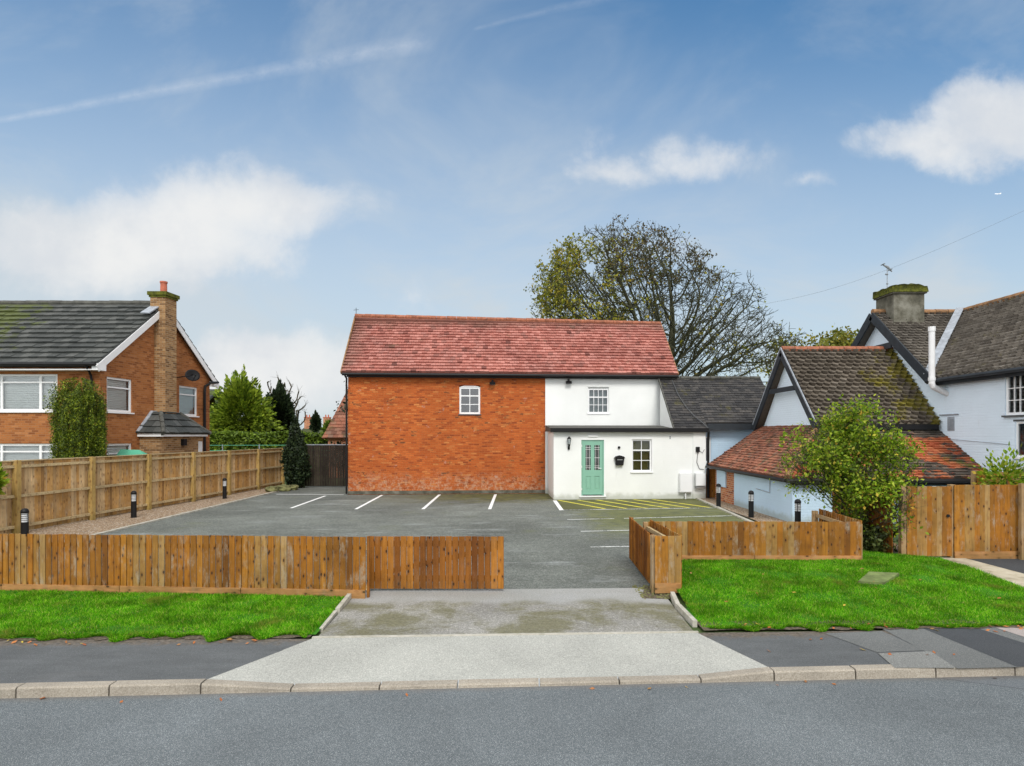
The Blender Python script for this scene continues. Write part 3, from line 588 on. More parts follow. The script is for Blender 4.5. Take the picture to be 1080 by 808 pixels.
# low front fence left, boards face the road
fence((-11.8,9.90),(-2.19,9.27),-.02,(.90,.925),1.9,'long low orange-brown board fence in front of the left-hand lawn',M['wood'],M['post_old'],M['rail_old'],False,gboard=M['gravel_board'],side=1,posts=(1,0),postup=-.04,pw=.09)
def gate(p,q,z0,z1,label,side=1):
    p=Vector((p[0],p[1],0));q=Vector((q[0],q[1],0)); t=thing('gate',(p.x,p.y,0),label,'gate'); d=(q-p).normalized(); s=Vector((d.y,-d.x,0))*side
    mb=MB(); A,B=(p,q) if side>0 else (q,p); boards(mb,A,B,z0,z1,off=.02); mb.build('panel',M['wood_dark'],t)
    L=(q-p).length
    for z in (z0+.15,z1-.12): m=MB(); a=p-s*.03; b=q-s*.03; m.beam((a.x,a.y,z),(b.x,b.y,z),.045,.09); m.build('rail',M['wood_dark'],t)
    m=MB(); a=p-s*.03+d*.05; b=q-s*.03-d*.05; m.beam((a.x,a.y,z0+.2),(b.x,b.y,z1-.17),.045,.08); m.build('brace',M['wood_dark'],t)
    for e,dd in ((p,d),(q,-d)): m=MB(); a=e-s*.03+dd*.035; m.beam((a.x,a.y,z0),(a.x,a.y,z1-.02),.045,.07,up=Vector((d.x,d.y,0))); m.build('stile',M['wood_dark'],t)
    return t
gate((-2.26,9.70),(-.13,9.70),.04,.86,'closed brown board gate leaf across the left half of the car park entrance')
gate((2.26,10.02),(2.33,12.15),.04,.85,'open brown board gate leaf swung back on the right side of the entrance',side=-1)
# gate posts
mb=MB(); mb.box(-2.19,-2.155,9.29,9.35,-.05,.92); tag(mb.build('gate_post',M['wood_dark']),'narrow dark post ending the long low fence beside the closed gate leaf','post')
mb=MB(); mb.box(2.20,2.29,9.72,9.82,-.05,.86); tag(mb.build('gate_post',M['wood_old']),'square gate post behind the short fence return at the open gate leaf','post')
fence((2.19,9.47),(2.60,9.5),.03,.905,.45,'short narrow board panel facing the road beside the open gate leaf',M['wood'],M['wood_old'],M['wood_old'],False,gboard=M['gravel_board'],side=1,posts=(1,0),pw=.05,postup=0)
fence((2.60,9.5),(2.52,11.35),.03,.90,1.9,'low fence side running back from the open gate to the lawn fence',M['wood'],M['wood_old'],M['rail_old'],False,side=1,posts=(0,1),pw=.08,postup=-.05)
fence((2.5,11.32),(6.38,11.28),.10,.87,1.94,'low orange-brown board fence behind the right-hand lawn',M['wood'],M['wood_old'],M['wood_old'],False,gboard=M['gravel_board'],side=1,posts=(0,1),postup=-.05,pw=.09)
fence((6.40,11.30),(6.55,13.2),.06,.88,1.9,'low fence side turning back from the lawn fence towards the bush',M['wood'],M['wood_old'],M['wood_old'],False,side=1,posts=(0,1),postup=-.05)
# tall fence and gate on the right
t=thing('side_gate',(7.78,12.2,0),'tall light-brown boarded side gate beside the bush on the right','gate')
mb=MB(); boards(mb,(7.80,12.2),(8.69,12.2),.06,1.44,w=.099,off=.02); mb.build('panel',M['wood'],t)
for z in (.3,1.2): m=MB(); m.beam((7.80,12.24,z),(8.69,12.24,z),.04,.09); m.build('rail',M['wood_old'],t)
m=MB(); m.tube([(8.60,12.16,.86),(8.60,12.14,.86)],.03,10); m.build('latch',M['black'],t)
mb=MB(); mb.box(7.69,7.785,12.17,12.27,-.05,1.47); tag(mb.build('gate_post',M['wood_old']),'pale square post at the bush side of the tall side gate','post')
fence((8.74,12.2),(16,12.35),0,1.47,1.85,'tall orange-brown close-boarded fence at the right edge beside the side drive',M['wood'],M['wood_old'],M['wood_old'],False,gboard=M['gravel_board'],side=1,pw=.1,postup=0)
fence((7.62,12.3),(7.25,13.9),0,1.42,1.7,'dark tall fence return running back behind the bush',M['wood_dark'],M['wood_old'],M['wood_old'],False,side=-1,posts=(0,1))
mb=MB(); mb.beam((10.25,12.1,.72),(10.25,12.1,.72),.1,.1) if False else mb.box(9.98,10.06,12.07,12.15,-.02,1.5); tag(mb.build('fence_post',M['wood_old']),'weathered grey post in front of the tall fence at the right edge','post')
fence((11.3,15.0),(15,15.2),0,1.56,1.85,'higher fence top with green-tinged boards showing behind the tall right fence',M['wood'],M['wood_old'],M['wood_old'],False,side=1)
# dark gate between hedge and barn
t=thing('yard_gate',(-9.6,29.1,0),'dark near-black boarded yard gate between the holly and the barn','gate')
mb=MB(); boards(mb,(-9.9,29.1),(-8.25,29.05),.05,1.98,w=.12,off=.02); boards(mb,(-8.24,29.05),(-6.9,29.0),.05,1.98,w=.12,off=.02); mb.build('panel',M['black_wood'],t)
m=MB(); m.beam((-9.9,29.1,2.0),(-6.9,29.0,2.0),.08,.04); m.build('top_rail',M['lead'],t)
for x in (-9.92,-6.86): m=MB(); m.box(x-.06,x+.06,29.06,29.2,-.05,1.98); m.build('post',M['black_wood'],t)
# small wooden gate at the corner of the porch
t=thing('passage_gate',(7.6,23.75,0),'narrow brown boarded gate between the white porch and the outbuilding','gate')
mb=MB(); boards(mb,(7.52,23.9),(8.15,23.9),.03,1.15,w=.1,off=.02); mb.build('panel',M['wood_dark'],t); m=MB(); m.beam((7.52,23.93,.9),(8.15,23.93,.9),.04,.08); m.build('rail',M['wood_dark'],t)

# ------------------------------------------------------------------ windows and doors
def window(F,a0,a1,z0,z1,b,parent,rows=1,cols=1,fanlight=0,lights=None,fw=.06,bar=.02,glass='glass',sill=True,back=None,blinds=False,arch=False,sillmat=None,bdir=1,name='window'):
    """b: plane of the window's outer face; building side is +b*bdir"""
    D=bdir; w=thing.__class__ and None
    mb=MB()
    def bx(A,B,c,d,b0=0.0,b1=.06): mb.fbox(F,A,B,*sorted((b+b0*D,b+b1*D)),c,d)
    bx(a0,a1,z0,z0+fw); bx(a0,a1,z1-fw,z1); bx(a0,a0+fw,z0+fw,z1-fw); bx(a1-fw,a1,z0+fw,z1-fw)
    fr=mb.build('window',M['white_pvc'],parent) if name=='window' else mb.build(name,M['white_pvc'],parent)
    ls=lights or [(a0+fw,a1-fw)]
    zt=z1-fw
    m=MB()
    if fanlight:
        zf=z1-fanlight; 
        for (A,B) in ls: m.fbox(F,A,B,*sorted((b+.002*D,b+.055*D)),zf-.025,zf+.025)
    for k in range(len(ls)-1):
        A=ls[k][1];B=ls[k+1][0]; m.fbox(F,A,B,*sorted((b+.001*D,b+.058*D)),z0+fw,z1-fw)
    for (A,B) in ls:
        zz=(z1-fanlight-.025) if fanlight else zt
        for c in range(1,cols): x=A+(B-A)*c/cols; m.fbox(F,x-bar/2,x+bar/2,*sorted((b+.006*D,b+.04*D)),z0+fw,zt)
        for r in range(1,rows): z=z0+fw+(zz-z0-fw)*r/rows; m.fbox(F,A,B,*sorted((b+.008*D,b+.038*D)),z-bar/2,z+bar/2)
    if m.v: m.build('glazing_bar',M['white_pvc'],fr)
    g=MB(); g.poly([F(a0+fw*.9,b+.033*D,z0+fw*.9),F(a1-fw*.9,b+.033*D,z0+fw*.9),F(a1-fw*.9,b+.033*D,z1-fw*.9),F(a0+fw*.9,b+.033*D,z1-fw*.9)]); g.build('pane',M[glass],fr)
    if sill: s=MB(); s.fbox(F,a0-.04,a1+.04,*sorted((b-.10*D,b+.05*D)),z0-.05,z0-.003); s.build('sill',M[sillmat or 'white_pvc'],fr)
    if blinds:
        q=MB(); z=z0+fw
        while z<zt: q.poly([F(a0+fw,b+.10*D,z),F(a1-fw,b+.10*D,z),F(a1-fw,b+.13*D,z+.035),F(a0+fw,b+.13*D,z+.035)]); z+=.06
        q.fbox(F,a0+fw*.6,a1-fw*.6,*sorted((b+.14*D,b+.145*D)),z0+fw*.5,z1-fw*.5)
        q.build('blind',M['blind'],fr)
    if back: q=MB(); q.fbox(F,a0+fw*.5,a1-fw*.5,*sorted((b+.16*D,b+.165*D)),z0+fw*.5,z1-fw*.5); q.build('curtain',M[back],fr)
    return fr
# ================================================================== THE BARN
th=4.3; BF=Frame((-6.73,25.3),(math.cos(R(th)),math.sin(R(th))),(-.03,1.0))
barn=thing('barn',(-6.73,25.3,0),'long converted barn, half orange brick and half white render, under a red tiled roof','building')
J=8.15; W=13.38; Dp=5.15; EZ=5.0
bops=[(4.55,5.42,3.33,4.52)]
mb=MB(); wall(mb,BF,0,J,0,EZ,0,.3,bops); wall(mb,BF,0,W,0,EZ,Dp,Dp-.3)
def gable(mb,F,a0,a1,b0,b1,bm,z0,zr): mb.prism([F(a0,b0,z0),F(a0,b1,z0),F(a0,bm,zr)],F(a1,0,0)-F(a0,0,0))
mb.fbox(BF,0,.3,.3,Dp-.3,0,EZ); gable(mb,BF,0,.3,.0,Dp,Dp/2,EZ,7.45); mb.build('brick_wall',M['barn_brick'],barn)
mb=MB(); mb.fbox(BF,-.012,J,-.014,-.002,.02,.15); mb.build('plinth',M['render_grey'],barn)
wops=[(9.98,10.86,3.38,4.48)]
mb=MB(); wall(mb,BF,J+.001,W,0,EZ,-.02,.3,wops); mb.fbox(BF,W-.3,W,.3,Dp-.3,0,EZ); gable(mb,BF,W-.3,W,0,Dp,Dp/2,EZ,7.35); mb.build('white_wall',M['white_wall'],barn)
# roof
eL=Vector((-6.94,25.02,5.03)); eR=Vector((7.03,26.07,5.03)); rL=Vector((-7.03,27.6,7.77)); rR=Vector((6.96,28.8,7.64))
bL=rL+Vector((0,2.7,-2.75)); bR=rR+Vector((0,2.7,-2.7))
mb=MB(); rm=(rL+rR)/2+Vector((0,0,-.05)); em=(eL+eR)/2
roof(mb,[eL,eR,rR,rL],tw=.2,g=.205,lift=.07,jit=.3); roof(mb,[bR,bL,rL,rR],tw=.4,g=.4)
rf=mb.build('roof',M['red_tile'],barn)
mb=MB(); ridge_caps(mb,rL+Vector((0,0,.02)),rR+Vector((0,0,.02)),.10,.45); mb.build('ridge',M['ridge_red'],rf)
for A,B in ((eL,rL),(eR,rR)): mb=MB(); mb.beam(A+Vector((0,0,-.05)),B+Vector((0,0,-.05)),.05,.14); mb.build('verge',M['ridge_brown'],rf)
mb=mb
mb=MB(); mb.tube([rL+Vector((.05,0,.1)),rL+Vector((.05,0,.38))],.012,5); mb.tube([rL+Vector((-.06,0,.28)),rL+Vector((.16,0,.3))],.01,5); mb.build('finial',M['black'],barn)
def gutter(mb,a,b,r=.055):
    mb.tube([a,b],r,8)
mb=MB(); gutter(mb,eL+Vector((.05,-.05,-.1)),eR+Vector((0,-.05,-.1)),.06); mb.beam(eL+Vector((.2,.1,-.14)),eR+Vector((-.1,.1,-.14)),.03,.14); mb.build('gutter',M['black'],barn)
mb=MB(); g0=BF(.0,-.2,4.9); mb.tube([BF(-.08,-.3,4.92),BF(-.02,-.16,4.76),BF(-.05,-.06,4.6),BF(-.05,-.06,.05)],.038,8); mb.build('downpipe',M['black'],barn)
w=window(BF,4.55,5.42,3.33,4.46,.06,barn,rows=2,cols=2,fanlight=.37,glass='glass_old',sillmat='sill_dark',fw=.075,bar=.028)
mb=MB(); pts=[BF(4.55,.04,4.455)]+[BF(5.42,.04,4.455)]+[BF(4.55+.87*(1-i/8),.04,4.455+.09*math.sin(math.pi*i/8)) for i in range(1,8)]; mb.prism(pts,BF(0,.08,0)-BF(0,0,0)); mb.build('arched_head',M['white_pvc'],w)
mb=MB(); k=12
w2=window(BF,9.98,10.86,3.38,4.42,.05,barn,rows=2,cols=4,fanlight=.36,glass='glass',fw=.055,bar=.022,back='curtain')
mb=MB(); mb.fbox(BF,9.93,10.91,-.035,-.018,4.49,4.53); mb.fbox(BF,9.89,9.94,-.035,-.018,3.36,4.53); mb.fbox(BF,10.90,10.95,-.035,-.018,3.36,4.53); mb.fbox(BF,9.98,10.86,.04,.06,4.42,4.48); mb.build('window_surround',M['white_wall'],w2)
# white ground floor lean-to (porch)
LF=Frame((1.58,23.4),(math.cos(R(th)),math.sin(R(th))),(-.03,1.0)); LW=5.9; LZ=2.62
# door x: px613..637 at Y~23.5 ; window px667..689
d0,d1=1.065,1.94; lw0,lw1=3.02,3.80
mb=MB(); wall(mb,LF,0,LW,0,LZ,0,.25,[(d0,d1,.14,2.27),(lw0,lw1,1.05,2.31)]); mb.fbox(LF,0,.25,.25,2.45,0,LZ); mb.fbox(LF,LW-.25,LW,.25,2.6,0,LZ)
mb.fbox(LF,5.42,LW+.02,-.04,-.002,.0,LZ-.02); mb.build('porch_wall',M['white_wall'],barn)
mb=MB(); mb.hexa([LF(-.12,-.12,2.60),LF(LW+.05,-.12,2.60),LF(LW+.05,2.35,2.60),LF(-.12,2.35,2.60),LF(-.12,-.12,2.70),LF(LW+.05,-.12,2.70),LF(LW+.05,2.3,2.86),LF(-.12,2.3,2.86)]); mb.build('porch_roof',M['ridge_dark'],barn)
mb=MB(); mb.fbox(LF,-.14,LW+.1,-.20,-.125,2.56,2.72); mb.build('porch_gutter',M['black'],barn)
# door
dr=MB(); dr.fbox(LF,d0,d0+.05,.02,.10,.14,2.27); dr.fbox(LF,d1-.05,d1,.02,.10,.14,2.27); dr.fbox(LF,d0+.05,d1-.05,.02,.10,2.22,2.27)
df=dr.build('door',M['green_door'],barn)
lf=MB(); A,B=d0+.055,d1-.055; zz=.2; st=.11; gx=[(A+st,A+st+.2),(B-st-.2,B-st)]
lf.fbox(LF,A,B,.045,.085,.18,2.215)
lfo=lf.build('door_leaf',M['green_door'],df)
m=MB()   # raised stiles/rails around two glazed lights and two panels
y0,y1=.028,.046
m.fbox(LF,A,gx[0][0],y0,y1,.18,2.215); m.fbox(LF,gx[1][1],B,y0,y1,.18,2.215); m.fbox(LF,gx[0][1],gx[1][0],y0,y1,.18,2.215)
for c,d in ((.18,.36),(.88,1.12),(2.07,2.215)):
    for g_ in gx: m.fbox(LF,g_[0],g_[1],y0,y1,c,d)
for g_ in gx: m.fbox(LF,g_[0]+.04,g_[1]-.04,y0+.004,y1,.42,.82)
m.build('door_rail',M['green_door'],df)
for g_ in gx:
    q=MB(); q.fbox(LF,g_[0],g_[1],.036,.0445,1.12,2.07); q.build('door_light',m_plain('door_glass',(.03,.035,.035),.08,spec=.8),df)
    q=MB()
    for x in (g_[0]+.045,g_[1]-.055): q.fbox(LF,x,x+.01,.030,.035,1.12,2.07)
    for z in (1.2,1.27,1.58,1.9,1.97): q.fbox(LF,g_[0],g_[1],.031,.036,z,z+.012)
    q.build('leading',M['white_metal'],df)
q=MB(); q.tube([LF(B-.05,.03,1.18),LF(B-.05,-.02,1.18),LF(B-.17,-.02,1.18)],.012,6); q.build('handle',M['steel'],df)
q=MB()
for z in (.35,1.2,2.0): q.tube([LF(d0+.02,.01,z),LF(d0+.02,.01,z+.09)],.012,6)
q.build('hinge',M['white_pvc'],df)
q=MB(); q.fbox(LF,d0-.08,d1+.08,-.06,.04,.09,.138); q.fbox(LF,d1+.0,d1+.06,-.012,.03,.14,2.33); q.fbox(LF,d0-.02,d1+.06,-.013,.03,2.27,2.33); q.build('door_sill',M['white_pvc'],df)
w3=window(LF,lw0,lw1,1.05,2.29,.05,barn,rows=2,cols=2,fanlight=.42,glass='glass_clear',fw=.06,bar=.025,back='olive_blind')
q=MB(); q.fbox(LF,lw0-.06,lw0,-.012,.1,1.0,2.35); q.fbox(LF,lw1,lw1+.06,-.012,.1,1.0,2.35); q.fbox(LF,lw0,lw1,-.012,.1,2.292,2.36); q.build('window_surround',M['white_pvc'],w3)
# fittings on the front
def onwall(name,label,cat,group=None,a=0,z=0,F=LF,b=0): return thing(name,F(a,b,z),label,cat,group)
t=onwall('wall_lantern','black coach lantern on the white wall left of the green door','wall lamp',a=.58,z=2.0)
c=LF(.58,-.12,2.0); mb=MB(); mb.lathe(c,[(.02,.0),(.035,.03),(.05,.1)],8); mb.lathe(c,[(.095,.3),(.05,.36),(.015,.4)],8); mb.lathe(c,[(.05,.09),(.055,.105)],8)
for i in range(4): an=math.pi/4+i*math.pi/2; mb.tube([c+Vector((.05*math.cos(an),.05*math.sin(an),.1)),c+Vector((.085*math.cos(an),.085*math.sin(an),.3))],.008,4)
mb.tube([LF(.58,0,1.99),LF(.58,-.1,1.97),LF(.58,-.12,2.0)],.014,6); mb.lathe(LF(.58,-.02,1.9),[(.04,0),(.045,.08),(.03,.14)],8); mb.build('frame',M['black'],t)
mb=MB(); mb.lathe(c,[(.045,.106),(.078,.29)],8); mb.build('lamp_glass',M['glass_clear'],t)
mb=MB(); mb.fbox(LF,1.33,1.70,-.05,-.002,2.38,2.46); tag(mb.build('door_light_fitting',M['white_pvc']),'small white bulkhead light over the green door','wall lamp')
mb=MB(); c=LF(2.52,-.0,1.98); mb.tube([c,c+Vector((0,-.06,0)),c+Vector((0,-.09,0))],[.05,.05,.025],12); tag(mb.build('doorbell',M['black']),'small round black fitting on the wall above the postbox','door fitting')
t=onwall('postbox','black wall-mounted postbox with a peaked lid right of the green door','postbox',a=2.53,z=1.27)
mb=MB(); mb.prism([LF(2.39,-.004,1.30),LF(2.67,-.004,1.30),LF(2.70,-.004,1.58),LF(2.36,-.004,1.58)],LF(0,-.13,0)-LF(0,0,0)); mb.build('box',M['black'],t)
mb=MB(); mb.prism([LF(2.32,-.004,1.57),LF(2.74,-.004,1.57),LF(2.68,-.004,1.64),LF(2.53,-.004,1.68),LF(2.38,-.004,1.64)],LF(0,-.16,0)-LF(0,0,0)); mb.build('lid',M['black'],t)
mb=MB(); mb.fbox(LF,2.43,2.63,-.137,-.133,1.5,1.53); mb.build('slot',M['steel'],t)
t=onwall('gas_meter_box','large white meter cupboard standing against the white wall','meter box',a=5.05,z=.18)
mb=MB(); mb.fbox(LF,4.86,5.36,-.17,-.002,.26,.98); mb.build('cabinet',M['white_metal'],t); mb=MB(); mb.fbox(LF,4.885,5.335,-.18,-.171,.285,.955); mb.build('door',M['white_pvc'],t)
mb=MB(); mb.tube([LF(5.1,-.1,.0),LF(5.1,-.1,.22)],.03,6); mb.build('pipe',M['white_metal'],t)
t=onwall('electric_meter_box','smaller white meter box on the wall at the corner of the porch','meter box',a=5.62,z=.5)
mb=MB(); mb.fbox(LF,5.47,5.86,-.22,-.042,.50,.98); mb.build('cabinet',M['white_metal'],t); mb=MB(); mb.fbox(LF,5.49,5.84,-.235,-.221,.52,.96); mb.build('door',M['white_pvc'],t)
mb=MB(); mb.fbox(LF,5.5,5.86,-.2,-.042,.40,.46); mb.build('bracket',M['steel'],t)
mb=MB(); mb.fbox(LF,5.52,5.66,-.11,-.042,1.80,2.0); mb.tube([LF(5.6,-.06,1.8),LF(5.56,-.06,1.4),LF(5.66,-.06,1.15),LF(5.84,-.06,1.12)],.010,5); mb.tube([LF(5.66,-.06,1.85),LF(5.78,-.06,1.76),LF(5.86,-.06,1.9)],.009,5); tag(mb.build('junction_box',M['black']),'small black junction box with a looping cable on the white wall corner','cable box')
mb=MB(); mb.fbox(LF,4.50,4.54,-.02,-.002,2.3,2.42); tag(mb.build('wall_tag',M['lead']),'tiny grey fitting high on the white wall right of the window','wall fitting')
mb=MB(); mb.tube([LF(5.97,-.22,2.6),LF(6.0,-.1,2.4),LF(6.0,-.08,2.2),LF(6.0,-.08,.05)],.05,8); mb.build('downpipe',M['black'],barn)
def flood(F,a,z,label):
    t=thing('floodlight',F(a,-.02,z),label,'floodlight'); m=MB(); m.fbox(F,a-.04,a+.04,-.12,-.022,z+.02,z+.13); m.build('bracket',M['black'],t)
    m=MB(); m.prism([F(a-.12,-.10,z-.04),F(a-.12,-.22,z-.08),F(a-.12,-.24,z+.0),F(a-.12,-.10,z+.05)],F(.24,0,0)-F(0,0,0)); m.build('lamp_head',M['black'],t)
    m=MB(); m.prism([F(a-.10,-.12,z-.055),F(a-.10,-.21,z-.085),F(a-.10,-.21,z-.08),F(a-.10,-.12,z-.05)],F(.20,0,0)-F(0,0,0)); m.build('lens',M['lens'],t); return t
flood(BF,5.93,4.62,'black floodlight on the orange brick wall under the gutter'); flood(BF,9.13,4.68,'black floodlight on the white upper wall under the gutter')

# ================================================================== LINK BUILDING
lk=thing('link_building',(8.6,24.4,0),'low link building with dark slate roof and pale blue wall between barn and gabled cottage','building')
IF=Frame((7.45,24.35),(1,.03),(0,1))
mb=MB(); wall(mb,IF,0,3.2,0,2.95,0,.25,[(.18,.42,1.38,2.38)]); mb.fbox(IF,0,3.2,4.0,4.25,0,2.9); mb.fbox(IF,2.95,3.2,.25,4.0,0,2.9); mb.fbox(IF,-.2,.0,2.2,4.25,0,2.9); mb.build('wall',M['blue_wall'],lk)
window(IF,.18,.42,1.38,2.38,.04,lk,fw=.05,glass='glass')
mb=MB(); roof(mb,[(6.23,23.62,2.68),(7.55,23.72,2.68),(7.55,26.25,4.86),(6.23,26.12,4.86)],tw=.25,g=.16,lift=.022); roof(mb,[(7.55,24.0,2.93),(10.6,24.0,2.93),(10.6,26.3,4.86),(7.55,26.25,4.86)],tw=.25,g=.16,lift=.022)
roof(mb,[(10.6,28.6,2.8),(6.6,28.5,2.8),(6.6,26.25,4.86),(10.6,26.3,4.86)],tw=.5,g=.4)
rf=mb.build('roof',M['dark_tile'],lk)
mb=MB(); ridge_caps(mb,(6.3,26.2,4.88),(10.6,26.32,4.88),.08,.4); mb.build('ridge',M['ridge_dark'],rf)
mb=MB(); mb.beam((6.20,23.6,2.70),(6.20,26.1,4.88),.04,.05); mb.beam((6.2,26.1,4.87),(6.9,26.12,4.87),.1,.08); mb.build('flashing',M['ridge_dark'],rf)
mb=MB(); mb.prism([(6.26,23.66,2.60),(6.26,26.05,2.60),(6.26,26.05,4.74)],(.1,0,0)); mb.build('cheek_wall',M['white_wall'],lk)
mb=MB(); mb.beam((7.6,24.0,2.78),(10.3,24.05,2.78),.05,.24); mb.build('fascia',M['dark_timber'],lk)
mb=MB(); mb.poly([(6.3,23.72,2.5),(7.5,23.8,2.5),(7.5,26.2,2.55),(6.3,26.1,2.55)]); mb.build('soffit',M['dark_timber'],lk)
mb=MB(); pp=[(6.75,26.0,4.78),(6.80,25.2,4.1),(6.95,24.6,3.58),(7.15,24.15,3.2),(7.40,23.8,2.9),(7.52,23.6,2.72)]; mb.tube([Vector(p)+Vector((0,0,.0)) for p in pp],.015,6); tag(mb.build('roof_cable',M['sill_dark']),'grey pipe running down the dark link roof to the gutter corner','pipe')

# ================================================================== GABLED COTTAGE (ridge runs left-right, gable faces left)
Xg=9.62; ct=thing('gabled_cottage',(Xg,19.4,0),'low gabled cottage with fish-scale tiled roof and red-brown lean-to roofs','building')
ez=2.82; Yn,Ya,Yf=19.3,21.4,23.5; rz=5.42
GF=Frame((Xg,19.3),(0,1),(1,0))     # a along depth, b into building (+X)
mb=MB(); mb.box(Xg,13.19,19.3,19.55,0,ez+.15); mb.box(Xg,13.19,23.3,23.55,0,ez); mb.box(Xg,Xg+.25,19.55,23.3,0,ez); mb.prism([(Xg,19.3,ez),(Xg,23.5,ez),(Xg,Ya,rz-.12)],(.25,0,0)); mb.build('wall',M['pale_wall'],ct)
mb=MB(); x0=Xg-.25; roof(mb,[(x0,18.98,2.80),(13.19,18.98,2.80),(13.19,Ya,rz),(x0,Ya,rz)],tw=.24,g=.19,lift=.12,shape='scale',jit=.2); roof(mb,[(13.19,23.82,2.80),(x0,23.82,2.80),(x0,Ya,rz),(13.19,Ya,rz)],tw=.4,g=.4)
rf=mb.build('roof',M['scale_tile'],ct)
mb=MB(); ridge_caps(mb,(x0,Ya,rz+.02),(13.19,Ya,rz+.02),.10,.4); mb.build('ridge',M['ridge_red'],rf)
mb=MB()
for (ya,yb) in ((18.95,Ya),(23.85,Ya)):
    mb.beam((x0-.03,ya,2.68),(x0-.03,yb,rz-.10),.05,.26,up=Vector((1,0,0)).cross(Vector((0,yb-ya,rz-2.78))))
mb.build('bargeboard',M['dark_timber'],ct)
mb=MB(); mb.beam((x0-.01,20.42,4.02),(x0-.01,22.38,4.02),.06,.16); mb.build('collar_beam',M['dark_timber'],ct)
mb=MB(); mb.beam((x0-.045,18.95,2.86),(x0-.045,Ya,rz+.06),.03,.05); mb.beam((x0-.045,23.85,2.86),(x0-.045,Ya,rz+.06),.03,.05); mb.build('verge_trim',M['lead'],rf)
mb=MB(); mb.beam((x0,18.96,2.70),(13.1,18.96,2.70),.1,.16); mb.beam((x0,19.1,2.62),(13.1,19.1,2.62),.2,.1); mb.build('gutter',M['black'],ct)
# lean-to: west slope and south slope
cx,cy=7.78,17.1; lz=1.33
mb=MB(); mb.hexa([(cx,17.1,0),(cx+.25,17.1,0),(cx+.25,21.6,0),(cx-.0,21.6,0),(cx,17.1,lz),(cx+.25,17.1,lz),(cx+.25,21.6,lz),(cx,21.6,lz)]); mb.box(cx+.25,13.19,17.1,17.35,0,lz); mb.build('lean_to_wall',M['blue_wall'],ct)
mb=MB(); mb.box(cx+.004,cx+.25,21.603,23.6,0,lz-.01); mb.box(cx+.25,Xg,23.35,23.6,0,lz); mb.prism([(cx+.1,23.58,lz),(Xg,23.58,lz),(Xg,23.58,2.6)],(0,-.2,0)); mb.build('lean_to_brick',M['out_brick'],ct)
mb=MB(); mb.box(cx-.045,cx-.002,22.35,23.3,.55,1.26); mb.build('hatch',M['blue_wall'],ct)
mb=MB(); mb.tube([(cx-.02,18.55,1.3),(cx-.02,18.55,.72),(cx-.02,19.6,.75)],.012,4); mb.build('cable',M['lead'],ct)
ex=cx-.22; ey=16.9
hip_t=Vector((Xg,19.28,2.78))
mb=MB(); roof(mb,[(ex,23.75,1.32),(ex,ey,1.28),(Xg,19.28,2.76),(Xg,23.75,2.76)],tw=.17,g=.13,lift=.03,jit=.6); a_=mb.build('lean_to_roof',M['brown_tile'],ct)
mb=MB(); roof(mb,[(ex,ey,1.28),(13.19,ey,1.28),(13.19,19.28,2.76),(Xg,19.28,2.76)],tw=.17,g=.13,lift=.03,jit=.7); mb.build('lean_to_roof',M['patch_tile'],ct)
mb=MB(); ridge_caps(mb,(ex,ey,1.31),(Xg,19.28,2.8),.07,.3); mb.build('hip_tile',M['ridge_brown'],ct)
mb=MB(); gutter(mb,(ex-.05,ey,1.20),(ex-.05,23.8,1.24),.055); gutter(mb,(ex-.05,ey-.05,1.20),(13.15,ey-.05,1.20),.06); mb.beam((ex+.1,ey+.06,1.15),(13.1,ey+.06,1.15),.05,.14); mb.build('lean_to_gutter',M['black'],ct)
mb=MB(); mb.box(11.2,13.0,16.6,16.75,.9,1.06); mb.build('painted_beam',M['white_wall'],ct)

# ================================================================== MAIN HOUSE
mh=thing('cottage_house',(13.2,19.3,0),'large pale painted house with steep tiled roofs, mossy chimney and dark bargeboards at the right','building')
Xw=13.2; HF=Frame((Xw,0),(0,-1),(1,0))     # a = -Y so that left->right seen from the west is far->near
ez=4.28
ops=[(-16.5,-15.25,2.98,4.08),(-16.17,-15.1,1.88,2.80),(-16.35,-15.3,.9,1.62)]
mb=MB(); wall(mb,HF,-24.85,-8.2,0,ez,0,.3,ops); mb.box(Xw+.3,20,24.55,24.85,0,ez); mb.box(Xw+.3,20,8.2,8.5,0,ez); mb.box(18.6,18.9,8.5,24.55,0,ez)
mb.prism([(Xw,24.85,ez-.01),(Xw,19.35,ez-.01),(Xw,22.1,6.62)],(.28,0,0)); mb.prism([(Xw+.3,8.2,ez),(18.9,8.2,ez),(16.05,8.2,6.75)],(0,.3,0)); mb.build('wall',M['pale_wall'],mh)
window(HF,-16.5,-15.25,2.98,4.08,.03,mh,rows=3,cols=6,fw=.07,bar=.022,glass='glass',sillmat='sill_dark')
window(HF,-16.17,-15.1,1.88,2.80,.03,mh,rows=1,cols=1,fw=.05,glass='glass'); window(HF,-16.35,-15.3,.9,1.62,.03,mh,rows=2,cols=5,fw=.06,bar=.02,glass='glass')
mb=MB(); mb.fbox(HF,-16.22,-15.05,-.012,.0,2.81,2.86); mb.build('lintel',M['sill_dark'],mh)
mb=MB(); xe=Xw-.28; vz=4.20
# west slope of the long roof, meets cross gable in a valley from (Xw,19.35) to (16.05,22.1)
apexR=Vector((16.05,22.1,6.84)); 
roof(mb,[(xe,19.30,vz),(xe,8.0,vz),(16.05,8.0,6.84),(16.05,22.1,6.84)],tw=.22,g=.16,lift=.085,shape='scale',jit=.25)
